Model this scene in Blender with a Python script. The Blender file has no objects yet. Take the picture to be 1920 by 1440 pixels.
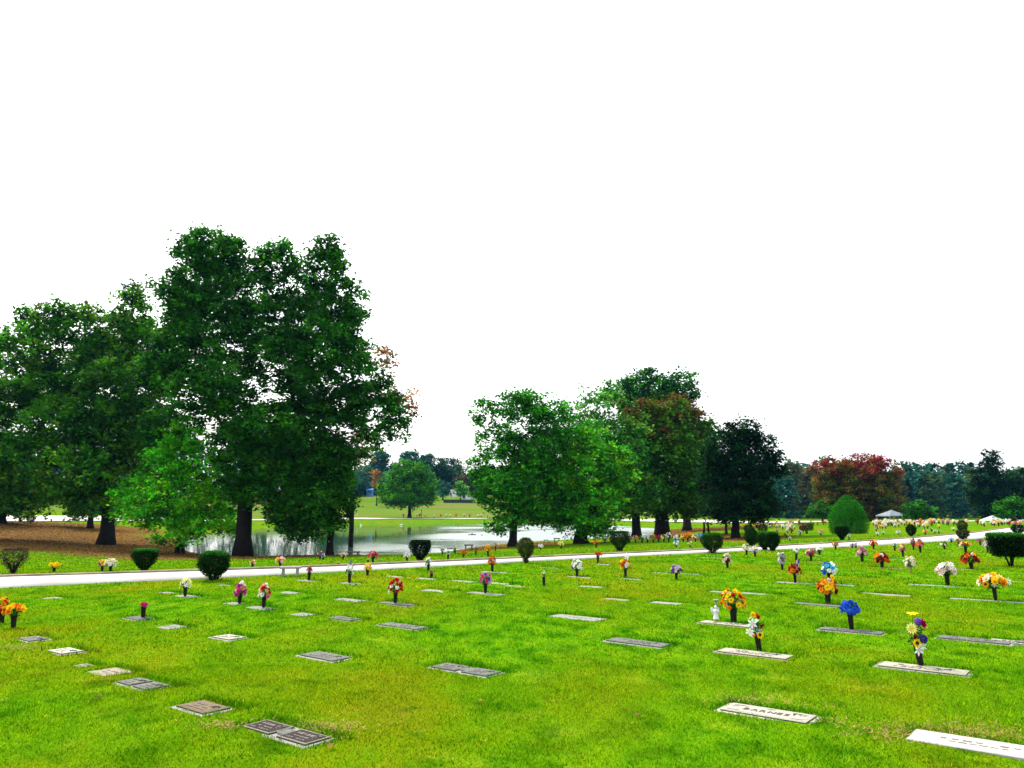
import bpy, math, random
import numpy as np
from mathutils import Vector, Matrix, Euler

R = math.radians
rng = np.random.default_rng(7)
random.seed(7)
S = bpy.context.scene
COL = S.collection

# ------------------------------------------------------------------ camera, sky, sun, exposure
F, HZ, EYE = 1480.0, 945.0, 2.2            # focal length (px of a 1920 frame), horizon row, eye height
PITCH = math.atan((HZ - 720) / F)
cam = bpy.data.cameras.new('camera')
cam.sensor_width = 36.0
cam.lens = 36.0 * F / 1920
cam.clip_start, cam.clip_end = 0.1, 3000
camo = bpy.data.objects.new('camera', cam)
camo.location = (0, 0, EYE)
camo.rotation_euler = (math.pi / 2 + PITCH, 0, 0)
COL.objects.link(camo)
S.camera = camo

SUN_EL, SUN_AZ = R(52), R(-38)             # azimuth clockwise from +Y
w = bpy.data.worlds.new('World')
S.world = w
w.use_nodes = True
nt = w.node_tree
for n in list(nt.nodes):
    nt.nodes.remove(n)
sky = nt.nodes.new('ShaderNodeTexSky')
sky.sky_type = 'NISHITA'
sky.sun_disc = False
sky.sun_elevation = SUN_EL
sky.sun_rotation = SUN_AZ
sky.air_density, sky.dust_density, sky.ozone_density = 1.0, 6.0, 0.6
b1 = nt.nodes.new('ShaderNodeBackground')
b1.inputs[1].default_value = 0.05
b2 = nt.nodes.new('ShaderNodeBackground')   # even cloud deck
b2.inputs[0].default_value = (0.93, 0.97, 1.0, 1)
b2.inputs[1].default_value = 0.32
ad = nt.nodes.new('ShaderNodeAddShader')
out = nt.nodes.new('ShaderNodeOutputWorld')
nt.links.new(sky.outputs[0], b1.inputs[0])
nt.links.new(b1.outputs[0], ad.inputs[0])
nt.links.new(b2.outputs[0], ad.inputs[1])
nt.links.new(ad.outputs[0], out.inputs[0])

sl = bpy.data.lights.new('sun', 'SUN')
sl.energy, sl.angle, sl.color = 1.5, R(11), (1.0, 0.95, 0.86)
so = bpy.data.objects.new('sun', sl)
to_sun = Vector((math.sin(SUN_AZ) * math.cos(SUN_EL), math.cos(SUN_AZ) * math.cos(SUN_EL), math.sin(SUN_EL)))
so.rotation_euler = to_sun.to_track_quat('Z', 'Y').to_euler()
so.location = (0, 20, 60)
COL.objects.link(so)

S.view_settings.view_transform = 'Standard'
S.view_settings.look = 'None'
S.view_settings.gamma = 1
S.view_settings.use_curve_mapping = False
S.view_settings.exposure = 2.05
S.cycles.max_bounces = 6
S.cycles.diffuse_bounces = 3
S.cycles.transparent_max_bounces = 4
S.cycles.volume_bounces = 0
S.cycles.use_denoising = True
S.cycles.denoiser = 'OPENIMAGEDENOISE'
S.cycles.denoising_input_passes = 'RGB_ALBEDO_NORMAL'
S.cycles.denoising_prefilter = 'NONE'

# ------------------------------------------------------------------ pixel <-> world helpers
CT, ST = math.cos(PITCH), math.sin(PITCH)
def ray(px, py):
    u, v = (px - 960) / F, -(py - 720) / F
    return np.array([u, CT - ST * v, ST + CT * v])
def at(px, py, z=0.0):
    r = ray(px, py); t = (z - EYE) / r[2]
    return np.array([0, 0, EYE]) + r * t
def at_y(px, py, Y):
    r = ray(px, py)
    return np.array([0, 0, EYE]) + r * (Y / r[1])
def depth(p):
    return p[1] * CT + (p[2] - EYE) * ST
def mpp(p):                                 # metres per photo pixel at a point
    return depth(p) / F

# ------------------------------------------------------------------ terrain function
NEAR = [(0,1102),(105,1097),(250,1090),(430,1084),(480,1081),(650,1071),(800,1064),(960,1055),(1090,1047),(1200,1042),(1340,1036),(1440,1032),(1560,1027),(1680,1022),(1750,1018),(1830,1011),(1880,1004)]
FAR = [(0,1077),(130,1074),(370,1067),(480,1064),(600,1060),(720,1055),(800,1051),(960,1043),(1060,1039),(1200,1033),(1340,1027),(1440,1021),(1560,1015),(1680,1009),(1760,1003),(1820,996),(1870,989)]
def smooth_edge(pts, ext_l, ext_r):
    w_ = np.array([at(*p)[:2] for p in pts])
    k = np.array([1, 2, 3, 2, 1.0]); k /= k.sum()
    wp = np.pad(w_, ((2, 2), (0, 0)), mode='edge')
    sm = np.stack([np.convolve(wp[:, i], k, 'valid') for i in (0, 1)], 1)
    sm[:2] = w_[:2]; sm[-2:] = w_[-2:]
    return np.vstack([ext_l, sm, ext_r])
near_e = smooth_edge(NEAR, [[-60, 0.0], [-24, 13.8]], [[48, 70], [75, 96], [160, 170]])
far_e = smooth_edge([(a, b + 4) for a, b in FAR], [[-60, 6.0], [-26, 19.0]], [[52, 81], [78, 103], [160, 180]])
xs = np.linspace(-60, 160, 441)
near_y = np.interp(xs, near_e[:, 0], near_e[:, 1])
far_y = np.interp(xs, far_e[:, 0], far_e[:, 1])
ker = np.hanning(17); ker /= ker.sum()
near_y = np.convolve(np.pad(near_y, 8, mode='edge'), ker, 'valid')
far_y = np.convolve(np.pad(far_y, 8, mode='edge'), ker, 'valid')

WATER = -1.7
POND = [(345,1036),(420,1041),(480,1043),(560,1043),(650,1042),(730,1041),(800,1039),(850,1033),(900,1026),(945,1019),(1000,1015),(1100,1011),(1190,1006),(1245,1001),(1250,992),(1150,985),(940,983),(640,984),(560,988),(480,991),(380,1000),(330,1018)]
pond = np.array([at(p[0], p[1], WATER)[:2] for p in POND])
for _ in range(2):                          # soften the outline
    pond = np.stack([0.75 * pond + 0.25 * np.roll(pond, -1, 0), 0.25 * pond + 0.75 * np.roll(pond, -1, 0)], 1).reshape(-1, 2)

def sstep(a, b, x):
    t = np.clip((x - a) / (b - a), 0, 1)
    return t * t * (3 - 2 * t)
def pond_sd_exact(x, y):
    x = np.asarray(x, float); y = np.asarray(y, float)
    d2 = np.full(x.shape, 1e18); inside = np.zeros(x.shape, bool)
    n = len(pond)
    for i in range(n):
        a, b = pond[i], pond[(i + 1) % n]
        ex, ey = b - a
        t = np.clip(((x - a[0]) * ex + (y - a[1]) * ey) / (ex * ex + ey * ey), 0, 1)
        d2 = np.minimum(d2, (x - a[0] - t * ex) ** 2 + (y - a[1] - t * ey) ** 2)
        c = (a[1] > y) != (b[1] > y)
        with np.errstate(divide='ignore', invalid='ignore'):
            xi = a[0] + (y - a[1]) * ex / (ey if ey != 0 else 1e-9)
        inside ^= c & (x < xi)
    d = np.sqrt(d2)
    return np.where(inside, -d, d)
SX0, SX1, SY0, SY1, SST = -110.0, 90.0, 10.0, 230.0, 0.5
_gx, _gy = np.meshgrid(np.arange(SX0, SX1 + 0.1, SST), np.arange(SY0, SY1 + 0.1, SST))
SDG = pond_sd_exact(_gx, _gy)
def pond_sd(x, y):                          # bilinear look-up of the distance to the shore
    x = np.asarray(x, float); y = np.asarray(y, float)
    fx = np.clip((x - SX0) / SST, 0, SDG.shape[1] - 1.001); fy = np.clip((y - SY0) / SST, 0, SDG.shape[0] - 1.001)
    i, j = fx.astype(int), fy.astype(int); u, v = fx - i, fy - j
    return (SDG[j, i] * (1 - u) + SDG[j, i + 1] * u) * (1 - v) + (SDG[j + 1, i] * (1 - u) + SDG[j + 1, i + 1] * u) * v
def road_s(x, y):                           # distance beyond the far edge of the road
    return (y - np.interp(x, xs, far_y)) * 0.80
def ground(x, y):
    x = np.asarray(x, float); y = np.asarray(y, float)
    d = np.hypot(x, y)
    u = x / np.maximum(y, 1.0)
    front = (y > 1)
    B = np.zeros(x.shape)
    B = B - 2.6 * sstep(104, 185, d) * sstep(0.18, 0.36, u) * front
    B = B + 6.2 * sstep(168, 290, d) * (1 - sstep(0.12, 0.3, u)) * front
    B = B - 0.9 * sstep(110, 150, d) * (1 - sstep(0.12, 0.3, u)) * sstep(-0.5, -0.35, u) * front
    B = B + 0.7 * sstep(60, 105, d) * sstep(-0.40, -0.56, u) * front
    B = B + 6.0 * sstep(300, 700, d)
    s = np.maximum(road_s(x, y), 0.001)
    sd = pond_sd(x, y)
    so_ = np.maximum(sd, 0)
    interp = WATER * s / (s + so_ + 1e-6)
    zb = np.maximum(interp, WATER + 0.05 + (0.045 + 0.030 * sstep(80, 100, y)) * so_)
    z = np.minimum(B, zb)
    z = np.where(sd > 45, B, z)
    z = np.where(sd < 0, np.maximum(WATER + 0.05 + 0.3 * sd, WATER - 1.2), np.maximum(z, WATER + 0.05))
    bump = 0.018 * np.sin(x * 0.9 + 1.3 * np.sin(y * 0.53)) * np.cos(y * 0.8 + np.sin(x * 0.37)) + 0.03 * np.sin(x * 0.31 + 2) * np.sin(y * 0.27 + 1)
    flat = sstep(1.2, 3.0, np.abs(y - np.interp(x, xs, 0.5 * (near_y + far_y))))
    return z + bump * flat
def gz(x, y):
    return float(ground(np.array([x]), np.array([y]))[0])
def gp(px, py):                             # where the view ray of a photo pixel meets the ground
    r = ray(px, py)
    ts = np.geomspace(3, 420, 700)
    P = np.array([0, 0, EYE])[None] + r[None] * ts[:, None]
    below = P[:, 2] < ground(P[:, 0], P[:, 1])
    if not below.any():
        p = P[np.argmin(P[:, 2] - ground(P[:, 0], P[:, 1]))]
    else:
        i = max(int(np.argmax(below)), 1)
        a, b = ts[i - 1], ts[i]
        for _ in range(14):
            m = 0.5 * (a + b); q = np.array([0, 0, EYE]) + r * m
            if q[2] < gz(q[0], q[1]): b = m
            else: a = m
        p = np.array([0, 0, EYE]) + r * b
    while pond_sd(p[0], p[1]) < 0.6 and p[1] < 100:   # keep things on the bank
        p = p * np.array([0.99, 0.99, 1])
    return np.array([p[0], p[1], gz(p[0], p[1])])

# ------------------------------------------------------------------ material helpers
def mat(name):
    m = bpy.data.materials.new(name); m.use_nodes = True
    t = m.node_tree
    b = t.nodes['Principled BSDF']
    return m, t, b
def N(t, kind, **kw):
    n = t.nodes.new(kind)
    for k, v in kw.items():
        setattr(n, k, v)
    return n
def ramp(t, stops):
    r = t.nodes.new('ShaderNodeValToRGB')
    e = r.color_ramp.elements
    while len(e) < len(stops): e.new(0.5)
    for i, (p, c) in enumerate(stops):
        e[i].position = p; e[i].color = (*c, 1)
    return r
def noise(t, vec, scale, detail=4, rough=0.6):
    n = t.nodes.new('ShaderNodeTexNoise')
    n.inputs['Scale'].default_value = scale
    n.inputs['Detail'].default_value = detail
    n.inputs['Roughness'].default_value = rough
    if vec is not None: t.links.new(vec, n.inputs['Vector'])
    return n
def mixc(t, fac, a, b, blend='MIX'):
    m = t.nodes.new('ShaderNodeMix'); m.data_type = 'RGBA'; m.blend_type = blend
    for sock, v in ((m.inputs['Factor'], fac), (m.inputs['A'], a), (m.inputs['B'], b)):
        if isinstance(v, (int, float)): sock.default_value = v
        elif isinstance(v, tuple): sock.default_value = (*v, 1)
        else: t.links.new(v, sock)
    return m.outputs['Result']
def plain(name, c, rough=0.7, metal=0.0, var=0.25, scale=6.0, bump=0.0, spec=0.3):
    m, t, b = mat(name)
    tc = N(t, 'ShaderNodeTexCoord')
    n = noise(t, tc.outputs['Object'], scale, 5)
    r = ramp(t, [(0.25, tuple(x * (1 - var) for x in c)), (0.75, tuple(min(1, x * (1 + var)) for x in c))])
    t.links.new(n.outputs['Fac'], r.inputs['Fac'])
    t.links.new(r.outputs['Color'], b.inputs['Base Color'])
    b.inputs['Roughness'].default_value = rough
    b.inputs['Metallic'].default_value = metal
    b.inputs['Specular IOR Level'].default_value = spec
    if bump:
        bp = N(t, 'ShaderNodeBump'); bp.inputs['Strength'].default_value = bump; bp.inputs['Distance'].default_value = 0.01
        n2 = noise(t, tc.outputs['Object'], scale * 6, 4)
        t.links.new(n2.outputs['Fac'], bp.inputs['Height']); t.links.new(bp.outputs['Normal'], b.inputs['Normal'])
    return m

GRASS_GAIN = 1.0
def lawn_colour(t, gain, fine=True):
    g = N(t, 'ShaderNodeNewGeometry')
    mp = N(t, 'ShaderNodeMapping'); mp.inputs['Rotation'].default_value = (0, 0, R(38)); mp.inputs['Scale'].default_value = (1.0, 0.55, 0)
    t.links.new(g.outputs['Position'], mp.inputs['Vector'])
    a = noise(t, mp.outputs['Vector'], 0.55, 6, 0.62)
    b_ = noise(t, mp.outputs['Vector'], 0.23, 3, 0.5)
    c = noise(t, mp.outputs['Vector'], 2.3, 4, 0.6)
    k = gain
    olive = ramp(t, [(0.34, (0.048*k, 0.130*k, 0.001)), (0.45, (0.095*k, 0.195*k, 0.002)), (0.56, (0.125*k, 0.185*k, 0.002)), (0.70, (0.135*k, 0.168*k, 0.004))])
    t.links.new(a.outputs['Fac'], olive.inputs['Fac'])
    lush = ramp(t, [(0.36, (0.022*k, 0.115*k, 0.001)), (0.5, (0.072*k, 0.205*k, 0.002)), (0.64, (0.110*k, 0.240*k, 0.002))])
    t.links.new(c.outputs['Fac'], lush.inputs['Fac'])
    f = ramp(t, [(0.40, (0, 0, 0)), (0.60, (1, 1, 1))])
    t.links.new(b_.outputs['Fac'], f.inputs['Fac'])
    base = mixc(t, f.outputs['Color'], lush.outputs['Color'], olive.outputs['Color'])
    cl = noise(t, g.outputs['Position'], 1.7, 5, 0.65)      # clover-like darker tufts
    cr = ramp(t, [(0.55, (1, 1, 1)), (0.68, (0.45, 0.70, 0.7))]); t.links.new(cl.outputs['Fac'], cr.inputs['Fac'])
    base = mixc(t, 1.0, base, cr.outputs['Color'], 'MULTIPLY')
    mp2 = N(t, 'ShaderNodeMapping'); mp2.inputs['Location'].default_value = (31, 17, 0)
    t.links.new(g.outputs['Position'], mp2.inputs['Vector'])
    bl = noise(t, mp2.outputs['Vector'], 1.1, 5, 0.7)       # sun bleached spots
    br = ramp(t, [(0.55, (1, 1, 1)), (0.70, (1.7, 1.22, 3.5))]); t.links.new(bl.outputs['Fac'], br.inputs['Fac'])
    base = mixc(t, 1.0, base, br.outputs['Color'], 'MULTIPLY')
    return g, base

def make_ground_mat():
    m, t, b = mat('ground')
    g, lawn = lawn_colour(t, 0.74)
    za = N(t, 'ShaderNodeAttribute', attribute_name='zone')
    sep = N(t, 'ShaderNodeSeparateColor')
    t.links.new(za.outputs['Color'], sep.inputs[0])
    nz = noise(t, g.outputs['Position'], 0.6, 6, 0.7)
    nf = noise(t, g.outputs['Position'], 5.0, 5, 0.7)
    add = N(t, 'ShaderNodeMath', operation='ADD'); t.links.new(sep.outputs[0], add.inputs[0]); t.links.new(nz.outputs['Fac'], add.inputs[1])
    thr = ramp(t, [(0.72, (0, 0, 0)), (0.98, (1, 1, 1))]); t.links.new(add.outputs[0], thr.inputs['Fac'])
    lit = ramp(t, [(0.30, (0.045, 0.022, 0.005)), (0.5, (0.105, 0.055, 0.013)), (0.7, (0.180, 0.110, 0.030))])
    t.links.new(nf.outputs['Fac'], lit.inputs['Fac'])
    c1 = mixc(t, thr.outputs['Color'], lawn, lit.outputs['Color'])
    dry = ramp(t, [(0.35, (0.045, 0.125, 0.006)), (0.52, (0.080, 0.125, 0.014)), (0.68, (0.120, 0.100, 0.034))])
    mp = N(t, 'ShaderNodeMapping'); mp.inputs['Scale'].default_value = (0.02, 0.09, 0)
    t.links.new(g.outputs['Position'], mp.inputs['Vector'])
    nd = noise(t, mp.outputs['Vector'], 1.6, 4, 0.6); t.links.new(nd.outputs['Fac'], dry.inputs['Fac'])
    c2 = mixc(t, sep.outputs[1], c1, dry.outputs['Color'])
    t.links.new(c2, b.inputs['Base Color'])
    b.inputs['Roughness'].default_value = 0.95
    b.inputs['Specular IOR Level'].default_value = 0.0
    bp = N(t, 'ShaderNodeBump'); bp.inputs['Strength'].default_value = 0.6; bp.inputs['Distance'].default_value = 0.03
    n3 = noise(t, g.outputs['Position'], 22.0, 4, 0.75)
    t.links.new(n3.outputs['Fac'], bp.inputs['Height']); t.links.new(bp.outputs['Normal'], b.inputs['Normal'])
    return m
def make_grass_mat():
    m, t, b = mat('grass')
    g, lawn = lawn_colour(t, 1.35)
    ca = N(t, 'ShaderNodeAttribute', attribute_name='Col')
    c = mixc(t, 1.0, lawn, ca.outputs['Color'], 'MULTIPLY')
    b.inputs['Roughness'].default_value = 0.8; b.inputs['Specular IOR Level'].default_value = 0.0
    t.links.new(c, b.inputs['Base Color'])
    tr = N(t, 'ShaderNodeBsdfTranslucent'); t.links.new(c, tr.inputs['Color'])
    mx = N(t, 'ShaderNodeMixShader'); mx.inputs[0].default_value = 0.35
    t.links.new(b.outputs[0], mx.inputs[1]); t.links.new(tr.outputs[0], mx.inputs[2])
    t.links.new(mx.outputs[0], t.nodes['Material Output'].inputs['Surface'])
    return m
def make_leaf_mat(name='leaf', trans=0.3, rough=0.7, spec=0.02):
    m, t, b = mat(name)
    ca = N(t, 'ShaderNodeAttribute', attribute_name='Col')
    b.inputs['Roughness'].default_value = rough; b.inputs['Specular IOR Level'].default_value = spec
    t.links.new(ca.outputs['Color'], b.inputs['Base Color'])
    tr = N(t, 'ShaderNodeBsdfTranslucent'); t.links.new(ca.outputs['Color'], tr.inputs['Color'])
    mx = N(t, 'ShaderNodeMixShader'); mx.inputs[0].default_value = trans
    t.links.new(b.outputs[0], mx.inputs[1]); t.links.new(tr.outputs[0], mx.inputs[2])
    t.links.new(mx.outputs[0], t.nodes['Material Output'].inputs['Surface'])
    return m
def make_bark():
    m, t, b = mat('bark')
    tc = N(t, 'ShaderNodeTexCoord')
    mp = N(t, 'ShaderNodeMapping'); mp.inputs['Scale'].default_value = (5, 5, 0.8)
    t.links.new(tc.outputs['Object'], mp.inputs['Vector'])
    n = noise(t, mp.outputs['Vector'], 2.2, 6, 0.7)
    r = ramp(t, [(0.3, (0.004, 0.003, 0.003)), (0.7, (0.020, 0.016, 0.012))])
    t.links.new(n.outputs['Fac'], r.inputs['Fac']); t.links.new(r.outputs['Color'], b.inputs['Base Color'])
    b.inputs['Roughness'].default_value = 0.95; b.inputs['Specular IOR Level'].default_value = 0.1
    bp = N(t, 'ShaderNodeBump'); bp.inputs['Strength'].default_value = 0.8; bp.inputs['Distance'].default_value = 0.05
    t.links.new(n.outputs['Fac'], bp.inputs['Height']); t.links.new(bp.outputs['Normal'], b.inputs['Normal'])
    return m
def make_concrete(name, c0, c1, scale=1.5):
    m, t, b = mat(name)
    g = N(t, 'ShaderNodeNewGeometry')
    n = noise(t, g.outputs['Position'], scale, 7, 0.7)
    r = ramp(t, [(0.3, c0), (0.7, c1)])
    t.links.new(n.outputs['Fac'], r.inputs['Fac']); t.links.new(r.outputs['Color'], b.inputs['Base Color'])
    b.inputs['Roughness'].default_value = 0.9; b.inputs['Specular IOR Level'].default_value = 0.15
    return m
def make_water():
    m, t, b = mat('water')
    g = N(t, 'ShaderNodeNewGeometry')
    b.inputs['Base Color'].default_value = (0.014, 0.046, 0.022, 1)
    b.inputs['Roughness'].default_value = 0.09
    b.inputs['IOR'].default_value = 1.7
    b.inputs['Specular IOR Level'].default_value = 0.9
    mp = N(t, 'ShaderNodeMapping'); mp.inputs['Scale'].default_value = (0.45, 1.0, 1)
    t.links.new(g.outputs['Position'], mp.inputs['Vector'])
    n = noise(t, mp.outputs['Vector'], 0.9, 4, 0.6)
    n2 = noise(t, g.outputs['Position'], 0.07, 3, 0.5)
    r = ramp(t, [(0.40, (0.30, 0.30, 0.30)), (0.56, (1, 1, 1))]); t.links.new(n2.outputs['Fac'], r.inputs['Fac'])
    sx = N(t, 'ShaderNodeSeparateXYZ'); t.links.new(g.outputs['Position'], sx.inputs[0])
    mr = N(t, 'ShaderNodeMapRange'); mr.inputs['From Min'].default_value = -17.0; mr.inputs['From Max'].default_value = -6.0; mr.inputs['To Min'].default_value = 0.06; mr.inputs['To Max'].default_value = 1.0
    t.links.new(sx.outputs['X'], mr.inputs['Value'])
    mm = N(t, 'ShaderNodeMath', operation='MULTIPLY'); t.links.new(mr.outputs[0], mm.inputs[0]); t.links.new(r.outputs['Color'], mm.inputs[1])
    ml = N(t, 'ShaderNodeMath', operation='MULTIPLY'); t.links.new(n.outputs['Fac'], ml.inputs[0]); t.links.new(mm.outputs[0], ml.inputs[1])
    rr = N(t, 'ShaderNodeMath', operation='MULTIPLY_ADD'); t.links.new(mm.outputs[0], rr.inputs[0]); rr.inputs[1].default_value = 0.30; rr.inputs[2].default_value = 0.04
    t.links.new(rr.outputs[0], b.inputs['Roughness'])     # wind ruffled water is rougher
    bp = N(t, 'ShaderNodeBump'); bp.inputs['Strength'].default_value = 0.5; bp.inputs['Distance'].default_value = 0.05
    t.links.new(ml.outputs[0], bp.inputs['Height']); t.links.new(bp.outputs['Normal'], b.inputs['Normal'])
    return m

M = {}
M['ground'] = make_ground_mat()
M['grass'] = make_grass_mat()
M['leaf'] = make_leaf_mat('leaf', 0.28)
M['petal'] = make_leaf_mat('petal', 0.20, 0.7, 0.03)
M['bark'] = make_bark()
M['road'] = make_concrete('road', (0.31, 0.29, 0.25), (0.47, 0.445, 0.40), 0.9)
M['kerb'] = make_concrete('kerb', (0.06, 0.048, 0.03), (0.24, 0.20, 0.13), 1.3)
M['water'] = make_water()
M['granite'] = plain('granite', (0.125, 0.125, 0.115), 0.8, 0, 0.35, 40)
M['granite_white'] = plain('granite_white', (0.165, 0.16, 0.14), 0.8, 0, 0.2, 20)
M['granite_bright'] = plain('granite_bright', (0.31, 0.295, 0.26), 0.8, 0, 0.12, 9)
M['granite_cream'] = plain('granite_cream', (0.30, 0.285, 0.22), 0.8, 0, 0.2, 20)
M['bronze_bright'] = plain('bronze_bright', (0.245, 0.235, 0.185), 0.7, 0, 0.2, 12, 0.3)
M['granite_tan'] = plain('granite_tan', (0.16, 0.135, 0.085), 0.8, 0, 0.35, 30)
M['bronze_dark'] = plain('bronze_dark', (0.026, 0.021, 0.020), 0.8, 0.0, 0.5, 30, 0.5, 0.05)
M['bronze_grey'] = plain('bronze_grey', (0.095, 0.10, 0.088), 0.75, 0.0, 0.5, 25, 0.4, 0.08)
M['bronze_tan'] = plain('bronze_tan', (0.11, 0.082, 0.050), 0.75, 0.0, 0.45, 25, 0.4, 0.08)
M['bronze_cream'] = plain('bronze_cream', (0.25, 0.235, 0.17), 0.7, 0, 0.25, 25, 0.3)
M['bronze_edge'] = plain('bronze_edge', (0.035, 0.028, 0.020), 0.6, 0.2, 0.4, 30)
M['bronze_rim'] = plain('bronze_rim', (0.13, 0.115, 0.095), 0.7, 0.0, 0.3, 30, 0, 0.1)
M['vase'] = plain('vase', (0.010, 0.008, 0.007), 0.5, 0.0, 0.5, 30, 0.2, 0.12)
M['vase_grey'] = plain('vase_grey', (0.16, 0.15, 0.13), 0.5, 0.1, 0.4, 30)
M['vase_tan'] = plain('vase_tan', (0.28, 0.17, 0.08), 0.7, 0, 0.3, 30)
M['concrete'] = plain('concrete', (0.22, 0.215, 0.195), 0.9, 0, 0.3, 8, 0.3)
M['bench_dark'] = plain('bench_dark', (0.060, 0.048, 0.042), 0.85, 0, 0.3, 8)
M['white_stone'] = plain('white_stone', (0.62, 0.62, 0.62), 0.7, 0, 0.15, 20)
M['tent_white'] = plain('tent_white', (0.36, 0.44, 0.40), 0.8, 0, 0.08, 2)
M['tent_grey'] = plain('tent_grey', (0.12, 0.14, 0.16), 0.8, 0, 0.35, 3)
M['metal'] = plain('metal', (0.25, 0.25, 0.26), 0.5, 0.5, 0.2, 5)
M['dark_metal'] = plain('dark_metal', (0.03, 0.03, 0.03), 0.6, 0.3, 0.2, 5)
M['wall_blue'] = plain('wall_blue', (0.05, 0.20, 0.52), 0.7, 0, 0.15, 1)
M['wall_white'] = plain('wall_white', (0.62, 0.62, 0.60), 0.8, 0, 0.1, 1)
M['roof'] = plain('roof', (0.12, 0.11, 0.11), 0.8, 0, 0.2, 1)
M['glass_dark'] = plain('glass_dark', (0.03, 0.04, 0.05), 0.15, 0, 0.2, 1)
M['fence_dark'] = plain('fence_dark', (0.02, 0.025, 0.03), 0.8, 0, 0.2, 1)

# ------------------------------------------------------------------ object helpers
def link(o):
    COL.objects.link(o); return o
def tag(o, label=None, cat=None, group=None, kind=None):
    if label: o['label'] = label
    if cat: o['category'] = cat
    if group: o['group'] = group
    if kind: o['kind'] = kind
    return o
def empty(name, loc, rz=0.0):
    o = bpy.data.objects.new(name, None)
    o.empty_display_size = 0.1
    o.location = [float(v) for v in loc]; o.rotation_euler = (0, 0, rz)
    return link(o)
def soup(name, V, nper, cols=None, mtl=None):
    """mesh of unshared faces: V (n*nper,3)"""
    V = np.asarray(V, np.float32)
    me = bpy.data.meshes.new(name)
    nv = len(V); nf = nv // nper
    me.vertices.add(nv); me.vertices.foreach_set('co', V.ravel())
    me.loops.add(nv); me.loops.foreach_set('vertex_index', np.arange(nv, dtype=np.int32))
    me.polygons.add(nf); me.polygons.foreach_set('loop_start', np.arange(0, nv, nper, dtype=np.int32))
    me.update(calc_edges=True)
    if cols is not None:
        a = me.attributes.new('Col', 'FLOAT_COLOR', 'POINT')
        c = np.ones((nv, 4), np.float32); c[:, :3] = cols
        a.data.foreach_set('color', c.ravel())
    if mtl is not None: me.materials.append(mtl)
    return me
class MB:
    """collects geometry for one mesh"""
    def __init__(s): s.v, s.f, s.c = [], [], []
    def add(s, v, f, c=None):
        o = len(s.v)
        s.v += [tuple(map(float, p)) for p in v]
        s.f += [tuple(i + o for i in q) for q in f]
        if c is not None: s.c += [tuple(c)] * len(v) if not hasattr(c[0], '__len__') else [tuple(q) for q in c]
        return s
    def box(s, c, d, rz=0.0, taper=1.0, bev=0.0):
        hx, hy, hz = d[0] / 2, d[1] / 2, d[2] / 2
        if bev:
            pts = []
            for z, k in ((-hz, 0), (hz - bev, 0), (hz, bev)):
                for x, y in ((-hx + k, -hy + k), (hx - k, -hy + k), (hx - k, hy - k), (-hx + k, hy - k)): pts.append((x, y, z))
            fs = [(3, 2, 1, 0), (8, 9, 10, 11)]
            for r_ in (0, 4):
                for i in range(4): fs.append((r_ + i, r_ + (i + 1) % 4, r_ + 4 + (i + 1) % 4, r_ + 4 + i))
        else:
            pts = [(x * (taper if z > 0 else 1), y * (taper if z > 0 else 1), z) for z in (-hz, hz) for x, y in ((-hx, -hy), (hx, -hy), (hx, hy), (-hx, hy))]
            fs = [(3, 2, 1, 0), (4, 5, 6, 7)] + [(i, (i + 1) % 4, 4 + (i + 1) % 4, 4 + i) for i in range(4)]
        ca, sa = math.cos(rz), math.sin(rz)
        s.add([(c[0] + x * ca - y * sa, c[1] + x * sa + y * ca, c[2] + z) for x, y, z in pts], fs)
        return s
    def lathe(s, prof, seg=12, c=(0, 0, 0), sx=1, sy=1):
        v, f = [], []
        for r_, z in prof:
            for i in range(seg):
                a = 2 * math.pi * i / seg
                v.append((c[0] + r_ * sx * math.cos(a), c[1] + r_ * sy * math.sin(a), c[2] + z))
        n = len(prof)
        for k in range(n - 1):
            for i in range(seg):
                f.append((k * seg + i, k * seg + (i + 1) % seg, (k + 1) * seg + (i + 1) % seg, (k + 1) * seg + i))
        f.append(tuple(reversed(range(seg)))); f.append(tuple((n - 1) * seg + i for i in range(seg)))
        return s.add(v, f)
    def tube(s, pts, rad, seg=6):
        pts = [np.asarray(p, float) for p in pts]
        v, f = [], []
        for k, p in enumerate(pts):
            d = pts[min(k + 1, len(pts) - 1)] - pts[max(k - 1, 0)]
            d = d / (np.linalg.norm(d) + 1e-9)
            a = np.cross(d, (0.31, 0.95, 0.05) if abs(d[1]) < 0.9 else (1, 0, 0)); a /= np.linalg.norm(a) + 1e-9
            b = np.cross(d, a)
            for i in range(seg):
                q = 2 * math.pi * i / seg
                v.append(p + rad[k] * (a * math.cos(q) + b * math.sin(q)))
        n = len(pts)
        for k in range(n - 1):
            for i in range(seg):
                f.append((k * seg + i, k * seg + (i + 1) % seg, (k + 1) * seg + (i + 1) % seg, (k + 1) * seg + i))
        f.append(tuple(reversed(range(seg)))); f.append(tuple((n - 1) * seg + i for i in range(seg)))
        return s.add(v, f)
    def mesh(s, name, mtl, smooth=False):
        me = bpy.data.meshes.new(name)
        me.from_pydata(s.v, [], s.f)
        if s.c:
            a = me.attributes.new('Col', 'FLOAT_COLOR', 'POINT')
            a.data.foreach_set('color', np.array([(*c, 1) for c in s.c], np.float32).ravel())
        if mtl: me.materials.append(mtl)
        if smooth:
            me.polygons.foreach_set('use_smooth', [True] * len(me.polygons))
        me.update()
        return me
    def build(s, name, mtl, parent=None, smooth=False, loc=None):
        o = bpy.data.objects.new(name, s.mesh(name, mtl, smooth))
        if parent: o.parent = parent
        if loc is not None: o.location = [float(v) for v in loc]
        return link(o)
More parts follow.
